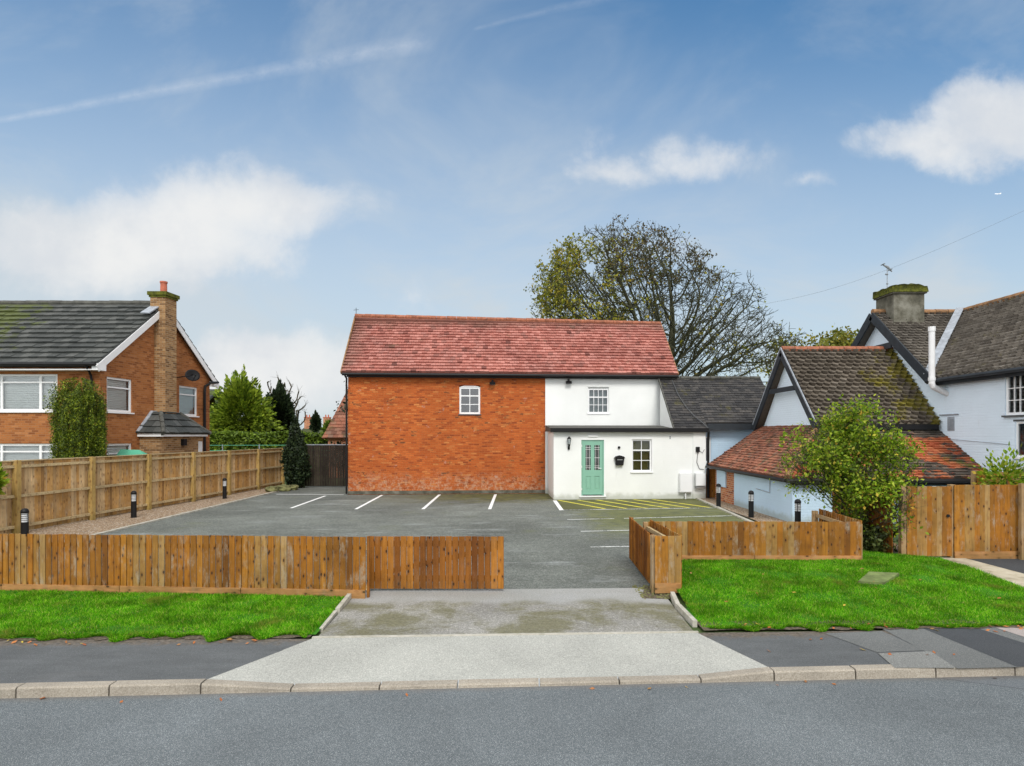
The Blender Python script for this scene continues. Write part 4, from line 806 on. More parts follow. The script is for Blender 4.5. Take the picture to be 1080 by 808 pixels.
# south slope of the cross gable
roof(mb,[(xe,19.12,vz),(xe+.12,19.12,vz),(16.05,22.1,6.84),(xe,22.1,6.84)],tw=.22,g=.16,lift=.085,shape='scale',jit=.25)
roof(mb,[(20.0,25.1,vz),(xe,25.1,vz),(xe,22.1,6.84),(20,22.1,6.84)],tw=.4,g=.4)
roof(mb,[(19.2,8.0,vz),(19.2,24,vz),(16.05,22.1,6.84),(16.05,8.0,6.84)],tw=.4,g=.4)
rf=mb.build('roof',M['house_tile'],mh)
mb=MB(); ridge_caps(mb,(xe,22.1,6.87),(16.05,22.1,6.87),.1,.4); ridge_caps(mb,(16.05,22.1,6.87),(16.05,8.0,6.87),.1,.4); mb.build('ridge',M['ridge_brown'],rf)
mb=MB(); a=Vector((xe+.0,19.15,4.36)); b=Vector((16.0,22.0,7.0)); mb.beam(a,b,.24,.03,up=Vector((-.5,-.5,1))); mb.build('valley_lead',M['lead'],rf)
mb=MB()
for ya in (19.02,25.18):
    mb.beam((xe-.04,ya,vz-.05),(xe-.04,22.1,6.72),.05,.30,up=Vector((1,0,0)).cross(Vector((0,22.1-ya,2.64))))
mb.build('bargeboard',M['dark_timber'],mh)
mb=MB(); mb.beam((xe-.02,20.95,5.52),(xe-.02,23.25,5.52),.06,.2); mb.build('collar_beam',M['dark_timber'],mh)
mb=MB(); gutter(mb,(xe-.05,19.15,4.12),(xe-.05,8.0,4.12),.06); mb.beam((xe+.1,19.1,4.06),(xe+.1,8.1,4.06),.05,.18); mb.build('gutter',M['dark_timber'],mh)
# chimney
ch=MB(); ch.box(13.35,14.42,21.55,22.6,5.6,7.40); cho=ch.build('chimney',M['render_grey'],mh)
ch=MB(); ch.box(13.29,14.48,21.49,22.66,7.402,7.46); ch.build('chimney_band',M['render_grey'],cho)
V=[];rg=random.Random(5); mm=MB()
for i in range(13):
    for j in range(11):
        x=13.28+1.2*i/12; y=21.48+1.2*j/10; h=.22+.09*mnoise.noise(Vector((x*4,y*4,0)))-.05*(abs(i-6)/6)**3
        mm.v.append((x,y,7.50+h))
for i in range(12):
    for j in range(10): k=i*11+j; mm.f.append((k,k+11,k+12,k+1))
ed=[i*11 for i in range(13)]+[12*11+j for j in range(1,11)]+[i*11+10 for i in range(11,-1,-1)]+[j for j in range(9,0,-1)]
b0=len(mm.v)
for k in ed: x,y,z=mm.v[k]; mm.v.append((x+(.03 if x>13.8 else -.03),y-.03,7.45))
for q in range(len(ed)): mm.f.append((ed[q],b0+q,b0+(q+1)%len(ed),ed[(q+1)%len(ed)])[::-1])
mm.smooth=True; mm.build('moss_cap',M['moss'],cho)
mb=MB(); mb.tube([(14.0,23.0,6.7),(14.0,23.0,8.75)],.014,6); mb.tube([(13.93,22.99,8.45),(14.02,22.99,8.45)],.03,6); mb.tube([(13.98,23.0,8.1),(14.03,23.0,8.1)],.03,6)
mb.tube([(13.85,23.0,8.8),(14.02,23.0,8.72),(14.18,23.0,8.55)],[.02,.05,.02],6); mb.beam((13.85,22.9,8.83),(13.87,23.15,8.83),.05,.02); mb.beam((14.1,22.85,8.62),(14.12,23.15,8.62),.03,.02); tag(mb.build('aerial_mast',M['wire']),'thin mast with a small aerial above the mossy chimney','aerial')
mb=MB(); mb.tube([(12.74,18.7,5.62),(12.74,18.7,5.2),(12.74,18.7,4.2),(12.74,18.7,4.02),(12.78,18.7,3.92),(12.95,18.7,3.83),(13.22,18.7,3.70)],.085,12)
mb.tube([(12.74,18.7,5.60),(12.74,18.7,5.74)],.10,12); mb.tube([(12.74,18.7,4.1),(12.74,18.7,4.2)],.10,12); mb.smooth=False; tag(mb.build('flue_pipe',M['white_metal']),'white metal flue pipe with an elbow rising beside the pale house wall','flue')
mb=MB(); 
for i in range(7): mb.fbox(HF,-18.65,-18.4,-.03,-.006,2.62+i*.05,2.65+i*.05)
mb.fbox(HF,-18.67,-18.38,-.012,-.002,2.58,3.0); mb.build('air_vent',M['lead'],mh)
mb=MB(); mb.tube([(13.17,19.0,3.07),(13.17,18.2,3.07)],.018,5); mb.tube([(13.17,18.9,2.35),(13.17,16.3,2.2)],.008,4); mb.build('wall_cable',M['lead'],mh)

# ================================================================== LEFT HOUSE
sx=.077; HFr=Frame((-13.69,20.5),(-1,0),(sx,1))       # a runs left, b runs back
hs=thing('brick_house',(-13.69,20.5,0),'orange-brick detached house with grey concrete tile roof behind the left fence','building')
FL=Frame((-21,20.5),(1,0),(sx,1)); LWd=7.31
fo=[(3.34,5.88,3.25,4.48),(3.34,5.88,1.0,2.17)]
mb=MB(); wall(mb,FL,0,LWd,0,4.95,0,.25,fo); mb.fbox(FL,0,LWd,6.15,6.4,0,4.95); mb.fbox(FL,0,.25,.25,6.15,0,4.95)
GE=Frame((-13.69,20.5),(sx,1),(-1,0))                    # gable: a runs back, b into the house
go=[(.29,1.52,3.25,4.43),(4.25,5.5,3.25,4.45),(.29,1.52,1.0,2.16)]
wall(mb,GE,.25,6.15,0,4.95,0,.25,go); mb.fbox(GE,0,.25,0,.25,0,4.95) if False else None
mb.prism([GE(0,.0,4.95),GE(6.4,0,4.95),GE(3.2,0,7.32)],GE(0,.25,0)-GE(0,0,0)); mb.prism([FL(0,0,4.95),FL(0,6.4,4.95),FL(0,3.2,7.3)],FL(.25,0,0)-FL(0,0,0)); mb.build('wall',M['house_brick'],hs)
for z0,z1 in ((3.25,4.48),(1.0,2.17)):
    f=window(FL,3.34,5.88,z0,z1,.04,hs,fanlight=.27,lights=[(3.41,3.95),(4.02,5.24),(5.32,5.81)],fw=.07,cols=1,blinds=True,glass='glass_clear')
for (A,B,c,d) in go: window(GE,A,B,c,d,.04,hs,fanlight=.34,fw=.07,blinds=True,glass='glass_clear' if A<1 else 'glass')
nb=sx
def hp(a,b,z): return FL(a,b,z)
e=.38; zed=4.78; zr=7.50; ov=.16
mb=MB(); roof(mb,[hp(-.2,-e,zed),hp(LWd+ov,-e,zed),hp(LWd+ov,3.2,zr),hp(-.2,3.2,zr)],tw=.3,g=.34,lift=.07,jit=.2); roof(mb,[hp(LWd+ov,6.4+e,zed),hp(-.2,6.4+e,zed),hp(-.2,3.2,zr),hp(LWd+ov,3.2,zr)],tw=.3,g=.34,lift=.05)
rf=mb.build('roof',M['grey_tile'],hs)
mb=MB(); ridge_caps(mb,hp(-.2,3.2,zr+.02),hp(LWd+ov-.35,3.2,zr+.02),.11,.45); mb.build('ridge',M['ridge_dark'],rf)
mb=MB(); u_=FL.u
for b0_,s_ in ((-e,1),(6.4+e,-1)):
    A=hp(LWd+ov+.02,b0_,zed-.16); B=hp(LWd+ov+.02,3.2,zr-.16); mb.beam(A-Vector((0,0,.04 if s_<0 else 0)),B-Vector((0,0,.04 if s_<0 else 0)),.03,.22,up=Vector((1,0,0)).cross(B-A))
mb.fbox(FL,LWd+.0,LWd+ov+.035,-e,.0,4.58,4.80); mb.fbox(FL,LWd+.0,LWd+ov+.035,6.4,6.4+e,4.58,4.80)
mb.build('bargeboard',M['white_pvc'],hs)
mb=MB(); mb.fbox(FL,-.2,LWd,-e+.02,-.002,4.58,4.62); mb.build('soffit',M['white_pvc'],hs)
mb=MB(); gutter(mb,hp(-.3,-e-.06,4.76),hp(LWd+ov,-e-.06,4.76),.06); mb.tube([hp(LWd-.14,-e-.05,4.7),hp(LWd-.25,-.1,4.45),hp(LWd-.25,-.06,4.3),hp(LWd-.25,-.06,.1)],.04,8); mb.build('gutter',M['black'],hs)
mb=MB(); mb.tube([hp(LWd+ov,6.4+e,4.78),hp(LWd+ov+.05,6.4-.25,4.72),hp(LWd+.07,5.95,4.55),hp(LWd+.07,5.9,4.3),hp(LWd+.07,5.9,.1)],.055,8); mb.build('downpipe',M['black'],hs)
# chimney stack on the gable
cs=MB(); cs.fbox(GE,2.72,3.4,-.42,-.003,0,7.72); cs.fbox(GE,2.72,3.4,.0,.15,6.9,7.72); cho=cs.build('chimney',M['chimney_brick'],hs)
cs=MB(); cs.fbox(GE,2.64,3.48,-.5,.22,7.725,7.86); cs.fbox(GE,2.68,3.44,-.46,.18,7.65,7.722); cs.build('chimney_cap',M['moss'],cho)
cs=MB(); c=GE(3.06,-.14,7.86); cs.lathe(c,[(.135,0),(.12,.1),(.115,.38),(.135,.4),(.135,.46)],14); cs.build('chimney_pot',M['terracotta'],cho)
cs=MB(); cs.fbox(GE,2.45,3.6,-.0,.5,7.22,7.27) if False else cs.beam(GE(2.2,.0,6.95),GE(2.75,.0,7.3),.35,.04,up=Vector((0,-.6,1))); cs.build('flashing',M['lead'],rf)
# bay extension under the chimney
ex=MB(); a0,a1=1.9,4.5; p_=.8
ex.fbox(GE,a0,a1,-p_,-.003,0,2.42); ext=ex.build('bay',M['chimney_brick'],hs)
ex=MB(); ex.fbox(GE,a0-.12,a1+.12,-p_-.14,-.004,2.40,2.52); ex.build('bay_fascia',M['white_pvc'],ext)
ex=MB(); z0=2.52; zt=3.30; A0=GE(a0-.18,-p_-.2,z0); A1=GE(a1+.18,-p_-.2,z0); T0=GE(a0+.62,-.38,zt); T1=GE(a1-.85,-.38,zt); W0=GE(a0-.18,0,z0); W1=GE(a1+.18,0,z0); U0=GE(a0+.62,0,zt); U1=GE(a1-.85,0,zt)
roof(ex,[A0,A1,T1,T0],tw=.3,g=.32,lift=.05); roof(ex,[W0,A0,T0,U0],tw=.3,g=.32,lift=.05,slab=False); roof(ex,[A1,W1,U1,T1],tw=.3,g=.32,lift=.05,slab=False); ex.poly([T0,T1,U1,U0]); rb=ex.build('bay_roof',M['grey_tile'],ext)
ex=MB(); ridge_caps(ex,A0,T0,.08,.3); ridge_caps(ex,A1,T1,.08,.3); ex.build('hip_tile',M['ridge_dark'],rb)
ex=MB(); ex.beam(W0+Vector((.02,0,.05)),U0+Vector((.02,0,.05)),.2,.04); ex.beam(U0+Vector((.02,0,.03)),U1+Vector((.02,0,.03)),.2,.06); ex.build('flashing',M['lead'],rb)
ex=MB(); ex.fbox(GE,4.18,4.42,-p_-.03,-p_-.002,1.5,2.2); ex.build('bay_window',M['white_pvc'],ext)
mb=MB(); mb.fbox(GE,3.05,3.25,-p_-.12,-p_-.004,2.05,2.3); tag(mb.build('wall_light',M['black']),'small black box light on the brick bay of the left house','wall lamp')
# satellite dish
t=thing('satellite_dish',GE(4.35,-.05,4.72),'dark grey satellite dish on the gable of the brick house','satellite dish')
mb=MB(); c=GE(4.42,-.42,4.86); nrm=Vector((.72,-.66,.2)).normalized(); e1=nrm.cross(Vector((0,0,1))).normalized(); e2=e1.cross(nrm)
rings=[]
for i,r in enumerate((0.001,.1,.2,.28)):
    k=len(mb.v); rings.append(k)
    for j in range(24): an=2*math.pi*j/24; mb.v.append(tuple(c+e1*r*1.02*math.cos(an)+e2*r*.86*math.sin(an)+nrm*(r*r*.7)))
for a_,b_ in zip(rings,rings[1:]):
    for j in range(24): mb.f.append((a_+j,a_+(j+1)%24,b_+(j+1)%24,b_+j))
mb.smooth=True; do=mb.build('dish',M['black'],t); sm=do.modifiers.new('s','SOLIDIFY'); sm.thickness=.012
mb=MB(); mb.tube([GE(4.1,-.01,4.75),GE(4.15,-.3,4.8),c-nrm*.03],.02,6); mb.tube([c-e2*.25,c+nrm*.3-e2*.1],.012,5); mb.tube([c+nrm*.3-e2*.1,c+nrm*.36-e2*.07],.03,6); mb.build('arm',M['black'],t)
# green covered frame between fence and house
t=thing('covered_frame',(-12.9,21.0,0),'pale green sheet stretched over a low frame behind the left fence','cover')
mb=MB(); q=[P(120,484,20.9),P(152,482,20.9),P(147,474.5,21.15),P(127,474,21.15)]; A,B,Cc,D=q; A2=A+Vector((.05,.5,0));B2=B+Vector((0,.5,0)); 
mb.poly([A,B,Cc,D]); mb.poly([B,B2,Cc]); mb.poly([A2,A,D]); mb.poly([B2,A2,D,Cc]); o=mb.build('cover_sheet',M['sheet_green'],t); sm=o.modifiers.new('s','SOLIDIFY'); sm.thickness=.01
mb=MB()
for p_ in (A,B,A2,B2): mb.tube([(p_.x,p_.y,0),(p_.x,p_.y,p_.z)],.02,6)
mb.build('frame',M['steel'],t)

# ------------------------------------------------------------------ bollards
bt=thing('bollard_light',(0,0,0),'black bollard light in the gravel nearest the road on the left','bollard','bollard lights along the gravel beds')
mb=MB(); mb.lathe((0,0,0),[(.09,-.02),(.09,.015),(.075,.02),(.075,.50)],20); mb.build('column',M['black'],bt)
mb=MB(); mb.lathe((0,0,0),[(.069,.501),(.069,.70)],20); mb.build('lens',M['lens'],bt)
mb=MB()
for z in (.54,.585,.63,.675): mb.lathe((0,0,0),[(.077,z),(.077,z+.008)],20)
for i in range(3): an=i*2.094; mb.beam((.071*math.cos(an),.071*math.sin(an),.5),(.071*math.cos(an),.071*math.sin(an),.7),.012,.012)
mb.build('louvre',M['black'],bt)
mb=MB(); mb.smooth=True; mb.lathe((0,0,0),[(.079,.70),(.081,.735),(.069,.775),(.04,.80),(.001,.81)],20); mb.build('cap',M['black'],bt)
bol=[((-10.95,13.85),'left-bed black bollard light nearest the road, half hidden by the low fence'),
 ((-11.2,18.25),'middle black bollard light in the left gravel bed'),((-11.05,23.7),'farthest black bollard light in the left gravel bed by the car park'),
 ((7.02,20.95),'black bollard light beside the narrow gate and brick wall, farthest on the right'),((7.10,18.3),'black bollard light in front of the pale blue outbuilding wall'),((7.35,15.85),'black bollard light behind the right low fence next to the bush')]
for i,((x,y),lb) in enumerate(bol):
    o=bt if i==0 else copy_tree(bt); o.location=(x,y,0); o['label']=lb; o['category']='bollard'; o['group']='bollard lights along the gravel beds'
# rocks by the gate
for i,(x,y,s,lb) in enumerate([(-10.35,26.6,.24,'mossy rock at the end of the left gravel edging, nearest of three'),(-10.05,27.05,.27,'middle mossy rock beside the holly'),(-9.8,27.6,.22,'mossy rock nearest the dark yard gate')]):
    mb=MB(); import bmesh
    bm=bmesh.new(); bmesh.ops.create_icosphere(bm,subdivisions=3,radius=1)
    for v in bm.verts:
        d=1+.35*mnoise.noise(v.co*1.6+Vector((i*7,0,0))); v.co=Vector((v.co.x*s*1.2*d+x,v.co.y*s*d+y,max(-.05,v.co.z*s*.65*d+.1)))
    Vv=np.array([tuple(v.co) for v in bm.verts]); Ff=[tuple(v.index for v in f.verts) for f in bm.faces]; bm.free()
    tag(link('rock',Vv,Ff,M['rock'],None,False),lb,'rock','rocks at the end of the gravel bed')

# ------------------------------------------------------------------ foliage
def leaves(name,pts,size,mat,parent=None,seed=1,aspect=1.8,up=0.0):
    rg=np.random.default_rng(seed); n=len(pts); pts=np.asarray(pts,float)
    d=rg.normal(size=(n,3)); d/=np.linalg.norm(d,axis=1)[:,None]
    e=rg.normal(size=(n,3)); 
    if up: d[:,2]+=up; d/=np.linalg.norm(d,axis=1)[:,None]
    e-=d*(e*d).sum(1)[:,None]; e/=np.linalg.norm(e,axis=1)[:,None]
    s=(size*rg.uniform(.6,1.35,n))[:,None]
    V=np.stack([pts-d*s*aspect/2,pts+e*s/2-d*s*.1,pts+d*s*aspect/2,pts-e*s/2-d*s*.1],1).reshape(-1,3)
    return link(name,V,np.arange(4*n).reshape(-1,4),mat,parent,False)
def shell(n,c,rad,seed,fn=None,power=.28,clump=.22,cs=1.5):
    rg=np.random.default_rng(seed); d=rg.normal(size=(n,3)); d/=np.linalg.norm(d,axis=1)[:,None]; r=rg.random(n)**power
    out=np.empty((n,3))
    for i in range(n):
        dd=d[i]; k=1+clump*2*mnoise.noise(Vector(dd*cs*2)+Vector((seed,0,0)))+clump*mnoise.noise(Vector(dd*cs*5)+Vector((0,seed,0)))
        q=dd*r[i]*k; out[i]=q
    if fn is not None: out=fn(out)
    return out*np.array(rad)+np.array(c)
def conic(o):  # narrower towards the top
    z=o[:,2]; k=np.clip(1-.62*((z+1)/2)**1.4,.1,1)*1.15; o=o.copy(); o[:,0]*=k; o[:,1]*=k; return o
def trunk(t,c,h,r,mat='bark'): mb=MB(); mb.tube([(c[0],c[1],-.05),(c[0]+.03,c[1],h*.5),(c[0],c[1],h)],[r,r*.7,r*.3],8); mb.build('trunk',M[mat],t)
def colonise(att,root,step,kill,infl,iters=140,seed=1,trunk_to=None,bias=(0,0,.0)):
    rg=np.random.default_rng(seed); nodes=[np.array(root,float)]; par=[-1]
    if trunk_to is not None:
        tgt=np.array(trunk_to,float); L=np.linalg.norm(tgt-nodes[0]); k=int(L/step)
        for i in range(k): nodes.append(nodes[0]+(tgt-nodes[0])*(i+1)/k+rg.normal(size=3)*step*.06); par.append(len(nodes)-2)
    A=np.array(att); N=np.array(nodes); D=np.linalg.norm(A[:,None]-N[None],axis=2); near=D.argmin(1); dist=D.min(1)
    for it in range(iters):
        m=dist<infl
        if not m.any(): break
        src=near[m]; vec=(A[m]-N[src]); vec/=np.linalg.norm(vec,axis=1)[:,None]+1e-9
        S=np.zeros((len(N),3)); np.add.at(S,src,vec); us=np.unique(src); dr=S[us]+rg.normal(size=(len(us),3))*.25+np.array(bias); ln=np.linalg.norm(dr,axis=1); ok=ln>1e-3
        us=us[ok]; dr=dr[ok]/ln[ok][:,None]; new=N[us]+dr*step
        base=len(N); N=np.concatenate([N,new]); par+=list(us)
        DD=np.linalg.norm(A[:,None]-new[None],axis=2); j=DD.argmin(1); dm=DD.min(1); bt_=dm<dist; near=np.where(bt_,base+j,near); dist=np.minimum(dist,dm)
        keep=dist>kill; A=A[keep]; near=near[keep]; dist=dist[keep]
        if len(A)==0: break
    return N,np.array(par)
def branch_mesh(name,N,par,r0,rmin,mat,parent,twigs=0,tl=.4,ex=2.3,seed=2,twr=.5):
    n=len(N); w=np.zeros(n); kids=np.zeros(n,int)
    for i in range(n-1,0,-1):
        if kids[i]==0: w[i]=1
        w[par[i]]+=w[i]; kids[par[i]]+=1
    rr=np.maximum(rmin,r0*(w/w[0])**(1/ex)); V=[];F=[]; rg=np.random.default_rng(seed)
    def seg(a,b,ra,rb,k):
        d=b-a; L=np.linalg.norm(d)
        if L<1e-6: return
        d=d/L; e=np.cross(d,[0,0,1.]) if abs(d[2])<.95 else np.cross(d,[1.,0,0]); e/=np.linalg.norm(e); g=np.cross(d,e); s=len(V)
        for (p,r) in ((a,ra),(b,rb)):
            for j in range(k): t=2*math.pi*j/k; V.append(p+(e*math.cos(t)+g*math.sin(t))*r)
        for j in range(k): F.append((s+j,s+(j+1)%k,s+k+(j+1)%k,s+k+j))
    for i in range(1,n):
        p=par[i]; ra=min(rr[p],rr[i]*1.25); seg(N[p],N[i],ra,rr[i],8 if rr[i]>.08 else (5 if rr[i]>.03 else 3))
    tips=[]
    for i in range(1,n):
        if kids[i]==0 or (w[i]<6 and rg.random()<.5):
            d=N[i]-N[par[i]]; d/=np.linalg.norm(d)+1e-9
            for q in range(twigs):
                v=d+rg.normal(size=3)*.55+np.array([0,0,.15]); v/=np.linalg.norm(v); e=N[i]+v*tl*rg.uniform(.5,1.3); m_=(N[i]+e)/2+rg.normal(size=3)*tl*.06
                seg(N[i],m_,rmin*.9,rmin*.7,3); seg(m_,e,rmin*.7,rmin*twr,3); tips.append(e); tips.append(m_)
    o=link(name,np.array(V),np.array(F),M[mat] if isinstance(mat,str) else mat,parent,False); return np.array(tips)

def L4(a,b,c,d=None): return [(0,a),(.4,b),(.85,c),(1,d or c)]
M['yew']=m_leaf('yew',L4((.015,.035,.004),(.06,.10,.007),(.18,.24,.012),(.32,.35,.02)),.18,3.5,.9)
M['conifer']=m_leaf('conifer',L4((.05,.09,.008),(.15,.23,.015),(.28,.36,.03)),.2,1.2,.5)
M['dark_leaf']=m_leaf('dark_leaf',L4((.008,.016,.008),(.018,.032,.014),(.035,.055,.02)),.1,1.5,.5,.55,.25)
M['hedge_leaf']=m_leaf('hedge_leaf',L4((.03,.06,.008),(.09,.15,.012),(.16,.24,.022)),.2,1.0,.5)
M['bush_leaf']=m_leaf('bush_leaf',[(0,(.05,.11,.006)),(.3,(.15,.26,.010)),(.75,(.30,.42,.02)),(.93,(.46,.50,.06)),(1,(.60,.36,.05))],.38,1.8,.65)
M['tree_leaf']=m_leaf('tree_leaf',[(0,(.09,.11,.01)),(.4,(.20,.22,.015)),(.75,(.34,.32,.03)),(1,(.36,.26,.03))],.35,.6,.4)
M['brown_leaf']=m_leaf('brown_leaf',[(0,(.04,.03,.015)),(.6,(.09,.065,.025)),(1,(.14,.11,.03))],.3,.6,.4)
M['back_leaf']=m_leaf('back_leaf',[(0,(.08,.10,.012)),(.5,(.18,.20,.025)),(1,(.33,.28,.04))],.3,.6,.5)

# big bare tree behind the barn
def el(n,c,r,rg,p=.42,lo=None):
    d=rg.normal(size=(n,3)); d/=np.linalg.norm(d,axis=1)[:,None]; q=d*(rg.random(n)**p)[:,None]*np.array(r)+np.array(c)
    return q if lo is None else q[q[:,2]>lo]
TY=42.0; k=TY/650
def pc(px,py,dy=0): v=P(px,py,TY+dy); return (v.x,v.y,v.z)
rg=np.random.default_rng(11)
A=np.concatenate([el(8500,pc(660,328),(104*k,6.0,91*k),rg,.42,4.2),el(4600,pc(726,352,-1),(84*k,5.0,70*k),rg,.42,4.2),el(1500,pc(790,364,-1),(50*k,3.2,26*k),rg,.5),el(900,pc(592,322,1),(42*k,3,44*k),rg,.5)])
A=A[np.array([mnoise.noise(Vector(q)*.42+Vector((2,7,1)))+.5*mnoise.noise(Vector(q)*1.1)>-.22 for q in A])]
A=A[(A[:,2]>3.6)]
big=thing('bare_tree',pc(700,470)[:2]+(0,),'large spreading almost leafless tree rising behind the red barn roof','tree')
N,par=colonise(A,(pc(702,470)[0],TY,-.1),.30,.42,5.5,iters=170,seed=5,trunk_to=(pc(700,420)[0],TY,3.2))
tips=branch_mesh('trunk',N,par,.66,.019,'bark_green',big,twigs=3,tl=.5,ex=1.95,twr=.7)
rg=np.random.default_rng(4); tx=(tips[:,0]/tips[:,1]*650+540); ty=459-(tips[:,2]-HZ)/tips[:,1]*650
gm=np.array([mnoise.noise(Vector(t)*.45+Vector((3,1,2))) for t in tips])
pr=np.clip((690-tx)/110,0.02,1)*np.clip(.45+gm*1.6,0,1)*.8*(ty>250)+ (gm>.24)*.07
sel=tips[rg.random(len(tips))<pr]; sel=np.repeat(sel,4,0)+rg.normal(size=(len(sel)*4,3))*.18
leaves('foliage',sel,.115,M['tree_leaf'],big,3)
pr=np.clip((ty<300)*(tx>640)*(tx<760)*(.5+gm),0,.7); sel=tips[rg.random(len(tips))<pr]; sel=np.repeat(sel,2,0)+rg.normal(size=(len(sel)*2,3))*.12
leaves('brown_foliage',sel,.10,M['brown_leaf'],big,5)
# leafy trees behind the cottage roofs
def leafy(pxc,pyc,Y,rx,rz,label,seed,nl=9000,sz=.2,mat='back_leaf',natt=700,twigs=3,lf=1,leaf_p=1.0):
    k=Y/650; c=P(pxc,pyc,Y); rg=np.random.default_rng(seed); A=el(natt,(c.x,c.y,c.z),(rx*k,rx*k*.8,rz*k),rg,.5); A=A[A[:,2]>2]
    t=thing('tree',(c.x,c.y,0),label,'tree'); N,par=colonise(A,(c.x,c.y,-.1),.4,.6,9,iters=90,seed=seed,trunk_to=(c.x,c.y,max(2,c.z-rz*k*.9)))
    tips=branch_mesh('trunk',N,par,.25,.014,'bark',t,twigs=twigs,tl=.5)
    if nl: 
        gm=np.array([mnoise.noise(Vector(q)*.5+Vector((seed,0,0))) for q in tips]); pr=np.clip(leaf_p*(.6+1.3*gm),0,1); s=tips[rg.random(len(tips))<pr]
        s=s[rg.integers(0,len(s),nl)]+rg.normal(size=(nl,3))*.28; leaves('foliage',s,sz,M[mat],t,seed)
    return t
leafy(885,392,46,48,42,'leafy yellow-green tree behind the chimney gable',21,5200,.17,leaf_p=.8)
leafy(832,398,50,34,46,'thinner yellow-green tree behind the small cottage gable',22,2600,.16,leaf_p=.6)
# background trees on the left
def blob_tree(name,px,pyb,pyt,Y,rx,label,mat,seed,n=9000,sz=.16,fn=None,tr=.1,cat='tree',clump=.22,cs=1.5,zb=None):
    k=Y/650; x=(px-540)*k; zt=HZ+(459-pyt)*k; zb=HZ+(459-pyb)*k if zb is None else zb; zc=(zt+zb)/2; t=thing(name,(x,Y,0),label,cat)
    trunk(t,(x,Y),max(zc,zb+.3),tr); pts=shell(n,(x,Y,zc),(rx*k,rx*k*.9,(zt-zb)/2),seed,fn,clump=clump,cs=cs); pts=pts[pts[:,2]>.02]; leaves('foliage',pts,sz,M[mat],t,seed,up=.3); return t
blob_tree('conifer_tree',254,470,399,42,33,'round-topped bright green conifer beyond the hedge','conifer',31,12000,.15,conic,clump=.34,cs=2.4)
blob_tree('evergreen_tree',294,470,408,45,20,'dark evergreen tree right of the bright green conifer','dark_leaf',32,9000,.16,conic)
blob_tree('distant_conifer',333,456,435,75,5.5,'small distant conifer between two chimneys','dark_leaf',33,2500,.2,conic)
blob_tree('distant_shrub',349,462,444,60,8,'small distant green shrub beside the second chimney','hedge_leaf',34,1800,.16)
blob_tree('holly_shrub',312,516,446,28.6,14,'tall dark holly beside the dark yard gate','dark_leaf',35,9000,.075,conic,.05,'shrub',clump=.18)
t=thing('column_yew',(-13.3,19.0,0),'dense columnar yew between the left house and the fence','tree'); trunk(t,(-13.3,19.0),1.5,.09)
rg=np.random.default_rng(36); n=90000; an=rg.uniform(0,2*np.pi,n); hz=rg.random(n)
def yn(a,h_,f,g,o): return mnoise.noise(Vector((math.cos(a)*f,math.sin(a)*f,h_*g+o)))
lob=np.array([yn(a,h_,3.2,.7,0)+.5*yn(a,h_,7.5,1.4,9) for a,h_ in zip(an,hz)]); rag=np.array([yn(a,h_,9,9,3) for a,h_ in zip(an,hz)])
topz=3.62+.75*np.clip(np.array([yn(a,0,2.6,0,5) for a in an])+.25,-.2,.8)
rad=.60*(1+.55*lob+.2*rag)*(.98+.05*hz)*np.where(hz>.88,np.sqrt(np.clip(1-((hz-.88)/.12)**2,0,1)),1)*np.where(rg.random(n)<.85,rg.uniform(.88,1.06,n),rg.uniform(.5,.9,n))
rad=np.where(hz>.86,rad*rg.random(n)**.25,rad); pts=np.stack([-13.3+rad*np.cos(an)*1.06,19.0+rad*np.sin(an),.1+hz*(topz-.1)],1); leaves('foliage',pts,.024,M['yew'],t,36,aspect=2.2,up=.8)
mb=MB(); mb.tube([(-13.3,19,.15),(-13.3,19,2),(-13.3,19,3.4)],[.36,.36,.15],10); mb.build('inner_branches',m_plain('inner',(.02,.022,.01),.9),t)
blob_tree('dark_shrub',360,478,461,36,16,'dark shrub behind the yard gate','dark_leaf',37,2500,.12,None,.05,'shrub',zb=.3)
leafy(296,430,50,30,36,'small bare twiggy tree behind the dark evergreen',23,0,natt=260,twigs=4)
leafy(372,425,34,13,22,'bare branch tips showing beside the barn corner',24,120,.12,'dark_leaf',natt=60,twigs=2)
# hedge
t=thing('hedge',(-16,38,0),'long clipped green hedge behind the left fence and yard gate','hedge'); mb=MB(); mb.box(-23,-9.4,38.1,38.9,0,2.35); mb.build('branches',M['bark'],t)
rg=np.random.default_rng(8); n=22000; hx=rg.uniform(-23.2,-9.3,n); face=rg.random(n)<.7; hy=np.where(face,37.95+rg.normal(size=n)*.07,rg.uniform(37.9,39.1,n)); hz=np.where(face,rg.uniform(.2,2.55,n),2.52+rg.normal(size=n)*.05)
hz=hz+.05*np.sin(hx*1.7); leaves('foliage',np.stack([hx,hy,hz],1),.12,M['hedge_leaf'],t,8)
t=thing('wire_fence',(-14,34,0),'thin green wire fence in front of the hedge','fence'); mb=MB()
for z in (1.35,1.62,1.9): mb.tube([(-17.5,33,z),(-9.95,34,z)],.012,4)
mb.build('wires',M['sheet_green'],t)
for i in range(5): mb=MB(); x=-17.5+i*1.88; mb.tube([(x,33+i*.25,0),(x,33+i*.25,1.95)],.025,5); mb.build('post',M['lead'],t)
# small plant at the left frame edge
blob_tree('garden_shrub',-12,530,488,14.4,16,'green leafy shrub end at the left picture edge by the near fence post','bush_leaf',39,500,.09,None,.03,'shrub',zb=1.0)
# creeper over the far right fence
blob_tree('climbing_plant',1062,512,480,14.2,26,'light green climber arching over the tall right-hand fence','bush_leaf',40,900,.06,None,.03,'plant',clump=.5,zb=.9)
